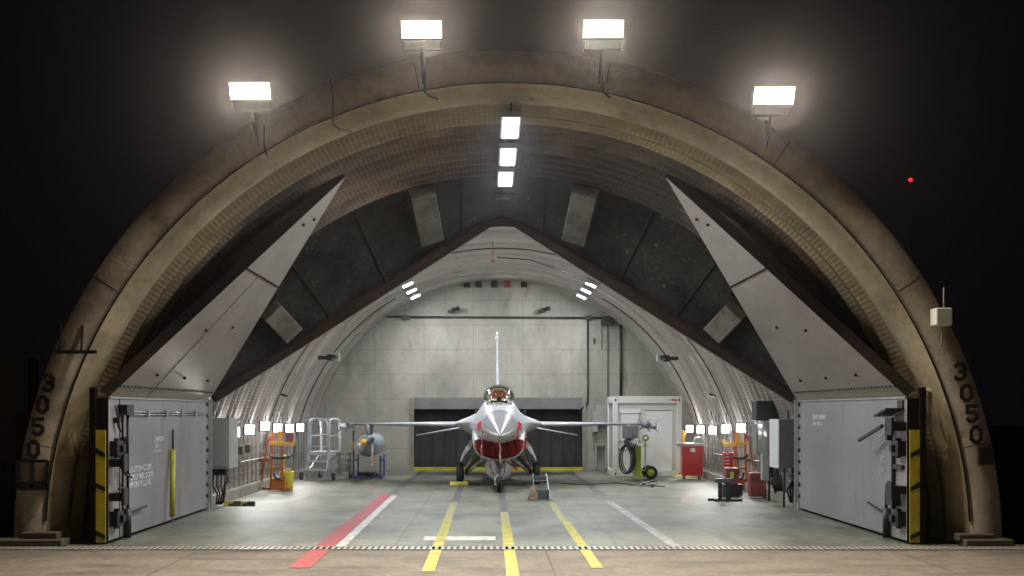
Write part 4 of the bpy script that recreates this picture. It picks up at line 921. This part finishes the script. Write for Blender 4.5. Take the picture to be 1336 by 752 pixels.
w2=MB().lathe([(-.05,.08),(-.05,.2),(-.03,.225),(.03,.225),(.05,.2),(.05,.08)],(0,0,0),'y',24).build('wheel','rubber',t); w2.location=(.47,.75,.228); MB().lathe([(-.055,.01),(-.052,.12),(.052,.12),(.055,.01)],(0,0,0),'y',16).build('hub','lime',w2)
# cable on the floor
mb=MB(); mb.tube(dense([at(735,633,38.2)*1,at(770,634.5,37.8),at(800,632,38.5),at(830,634,37.6),at(846,631,39),at(868,635.5,37.2)],6),.02,6)
pts=[Vector((p[0],p[1],.02)) for p in mb.v]; mb=MB(); P=[at(x,y,3584/(y-HY)) for x,y in ((733,632),(770,633),(805,631),(830,634),(842,631),(850,628),(840,627),(838,633),(868,636))]; mb.tube(dense([Vector((p.x,p.y,.022)) for p in P],6),.018,6)
P=[at(x,y,3584/(y-HY)) for x,y in ((835,636),(850,634),(858,631),(848,630),(842,633),(852,637))]; mb.tube(dense([Vector((p.x,p.y,.034)) for p in P],6),.018,6)
tag(mb.build('ground_cable','hose'),'black power cable snaking across the floor right of the jet','cable')
# orange racks: tow bar stands
def rack(lab,loc,mir):
    t=thing('orange_stand',lab,'stand',loc,0,'orange steel stands by the side walls'); s=mir
    mb=MB()
    mb.bar((s*.10,0,.03),(s*.10,0,1.62),.07,.07); mb.bar((s*-.22,.1,.03),(s*-.16,.1,1.60),.06,.06); mb.bar((s*.10,0,.62),(s*-.22,.1,.62),.06,.06)
    mb.bar((s*-.55,.5,.03),(s*-.36,.4,1.30),.055,.055); mb.bar((s*-.36,.4,1.30),(s*-.20,.1,1.52),.05,.05); mb.bar((s*-.6,.5,.82),(s*-.2,.1,.84),.06,.08)
    mb.bar((s*-.55,.5,.04),(s*.25,0,.04),.08,.06); mb.bar((s*-.2,.1,.30),(s*.2,-.05,.32),.06,.06); mb.box((s*.24,-.08,.05),(.18,.22,.08)); mb.box((s*.02,-.05,.18),(.34,.06,.3))
    mb.build('frame','orange',t,bev=.006)
    mb=MB(); mb.bar((s*-.22,-.02,1.30),(s*.42,-.1,1.27),.07,.10); mb.bar((s*.42,-.1,1.27),(s*.44,-.1,1.40),.06,.05); mb.bar((s*.06,-.05,1.3),(s*.04,-.05,1.64),.09,.08); mb.build('top_fork','amber',t,bev=.006)
    mb=MB(); mb.tube([(s*-.2,-.1,.98),(s*-.1,-.14,.90),(s*.1,-.14,.90),(s*.3,-.12,.92),(s*.4,-.1,1.02)],.04,8); mb.tube([(s*-.1,-.1,.5),(s*-.06,-.14,.36),(s*.1,-.1,.3),(s*.18,-.08,.4)],.035,8); mb.build('cradle_strap','hose',t)
    t.scale=(1.08,1.0,1.04)
    return t
rack('orange steel stand by the left wall, beside the yellow bin',(-6.33,34.9,.004),1)
rack('orange steel stand by the right wall, behind the red boxes',(6.74,34.7,.004),-1)
# yellow bin
t=thing('yellow_bin','small round yellow bin filled with rags, beside the left orange stand','bin',(-6.14,35.2,.004))
MB().lathe([(0,.17),(.02,.19),(.5,.20),(.53,.21),(.54,.20),(.50,.185),(.48,.02)],(0,0,0),'z',24).build('drum','bin',t)
mb=MB()
for i in range(9): mb.box((.1*math.cos(i*.7),.1*math.sin(i*.7),.54+.02*(i%3)),(.10,.08,.06),Euler((i,i*2,i*.5)).to_matrix())
mb.build('rag','cloth',t,bev=.02)
mb=MB(); mb.tube([(-.08,.05,.5),(-.12,.05,.75),(-.09,.03,.95),(-.05,.0,1.0)],.035,8); mb.box((-.08,0,.92),(.12,.07,.1)); mb.build('nozzle','bin',t)
# chocks on floor at the left
o=MB().prism([(-.2,-.09,0),(-.2,.09,0),(-.2,.04,.11),(-.2,-.04,.11)],(.4,0,0)).build('ramp_chock','wood',bev=.008); o.location=(-6.12,29.3,.005); tag(o,'yellow and black chock on the floor by the left hinge post, nearer to the jet','chock','striped chocks')
o2=MB().prism([(-.2,-.09,0),(-.2,.09,0),(-.2,.04,.12),(-.2,-.04,.12)],(.4,0,0)).build('ramp_chock','wood',bev=.008); o2.location=(-6.45,29.25,.005); o2.rotation_euler=(0,0,.2); tag(o2,'darker yellow and black chock tight by the left hinge post','chock','striped chocks')
# left wall electrical cabinet
t=thing('switch_cabinet','tall pale grey electrical cabinet on the left wall, just inside the door','cabinet',(-6.72,28.9,0))
MB().box((0,.5,1.5),(.55,1.0,1.2)).build('body','box_grey',t,bev=.012)
MB().box((-.02,-.012,1.5),(.46,.02,1.08)).build('door','box_grey',t,bev=.005)
MB().box((-.05,.3,.83),(.42,.4,.16)).build('gland_box','black',t,bev=.01)
mb=MB()
for i in range(4): mb.tube([(-.15+i*.1,.2,.8),(-.17+i*.1,.22,.5),(-.05+i*.06,.2,.3),(-.1+i*.04,.3,.05)],.022,6)
mb.tube([(.2,.1,.85),(.22,.1,.6),(.12,.15,.5),(.1,.2,.1)],.025,6); mb.build('cable','hose',t)
# right wall equipment
t=thing('switch_cabinet','grey electrical cabinet on a thin black leg by the right wall','cabinet',(6.72,28.7,0))
MB().box((0,.5,1.5),(.50,.9,1.15)).build('body','box_dark',t,bev=.012)
MB().box((-.255,.5,1.5),(.02,.9,1.15)).build('side_plate','cabin',t)
MB().cyl((-.12,.1,0),(-.12,.1,.95),.025,n=8).build('leg','black',t)
mb=MB()
for i in range(5): mb.tube([(.1+i*.05,.2+i*.1,.95),(.15,.25+i*.1,.7),(.0+i*.07,.3,.4),(.1+i*.03,.35,.1)],.025,6)
mb.build('cable','hose',t)
t=thing('zinc_tank','upright silvery zinc tank fixed to the right wall between the lights and the cabinet','tank',(6.72,31.0,0))
MB().lathe([(1.12,.02),(1.14,.24),(1.95,.25),(1.97,.02)],(0,0,0),'z',24).build('tank_body','tank',t)
MB().box((-.02,.35,1.55),(.5,.5,.8)).build('casing','tank',t,bev=.02)
MB().box((.0,.25,2.28),(.6,.6,.5)).build('motor_box','black',t,bev=.02)
mb=MB(); mb.box((-.12,-.2,.86),(.17,.2,.66)); mb.build('control_box','box_grey',t,bev=.01)
mb=MB(); mb.box((.02,-.18,.9),(.14,.2,.6)); mb.cyl((.0,-.15,.0),(.0,-.15,.6),.03,n=8); mb.build('control_back','black',t)
mb=MB(); 
for i in range(6): mb.tube([(.1+i*.03,-.1,1.1),(.2,-.2,.85-i*.04),(.02+i*.05,-.3,.5+i*.03),(.15+i*.03,-.25,.2)],.022,6)
mb.tube([(-.12,-.32,.53),(-.05,-.35,.42),(.1,-.35,.5),(.2,-.3,.75)],.018,6); mb.build('pipework','dsteel',t)
t=thing('red_crate','red metal crate with a label, on the floor before the zinc tank','crate',(6.1,32.4,.004))
MB().box((0,.15,.55),(.34,.4,.42)).build('box','dred',t,bev=.015); MB().box((-.02,-.055,.58),(.1,.008,.16)).build('label_plate','lime',t)
MB().box((.02,.2,.18),(.5,.4,.3)).box((-.05,.2,.02),(.5,.5,.04)).build('stand','black',t,bev=.01)
o=MB().box((0,0,.33),(.40,.35,.62)).build('fire_box','dred',bev=.015); o.location=(6.66,32.0,.02); tag(o,'dark red box standing right of the labelled red crate','box')
t=thing('first_aid_case','upright red case with white stripes strapped to the right orange stand','case',(6.22,33.6,.72))
MB().box((0,0,.17),(.26,.2,.52)).build('body','red',t,bev=.02)
mb=MB()
for i in range(5): mb.box((-.05,-.105,.02+i*.09),(.12,.006,.03))
mb.build('stripe','white',t)
t=thing('vice_stand','low dark steel stand with wide feet on the floor, right of centre','stand',(5.62,31.1,.004))
mb=MB(); mb.box((-.1,-.1,.03),(.62,.08,.06)); mb.box((.05,-.35,.03),(.7,.08,.06)); mb.bar((0,-.4,.03),(0,.0,.03),.08,.05); mb.build('foot','dsteel',t,bev=.008)
MB().bar((-.12,-.15,.05),(-.12,-.15,.5),.09,.08).bar((.08,-.2,.05),(.06,-.2,.5),.12,.1).build('column','dsteel',t,bev=.008)
MB().box((-.02,-.2,.52),(.42,.16,.1)).bar((-.2,-.2,.56),(-.26,-.2,.48),.05).build('head','step',t,bev=.01)
# fire-alarm box and dark boxes on left wall
for px,py,D,c_,lab,nm in ((386,572,40.6,'dred','dull red box on the left wall below the farthest work lights','alarm_cabinet'),):
    p=at(px,py,D); o=MB().box((0,0,0),(.28,.2,.34)).build(nm,c_,bev=.01); o.location=(p.x-.2,p.y,p.z); tag(o,lab,'wall box')
for px,py,D in ((319,588,32.2),(328,586,33.2)):
    p=at(px,py,D); part(MB().box(p+Vector((-.1,0,0)),(.12,.16,.22)),'socket_box','dsteel')
# yellow pole leaning on the left door
b=Vector((-6.60,24.3,.06)); a=Vector((-6.70,24.75,1.75)); o=thing('yellow_pole','yellow pole with a black tip leaning on the left steel door','pole',tuple(b))
MB().cyl((0,0,.12),(a-b)*.84,.055,n=12).build('shaft','yellow',o); MB().cyl((a-b)*.84,(a-b)*1.08,.022,n=8).build('tip','black',o); MB().cyl((0,0,0),(0,0,.13),.02,n=8).build('foot','steel',o)
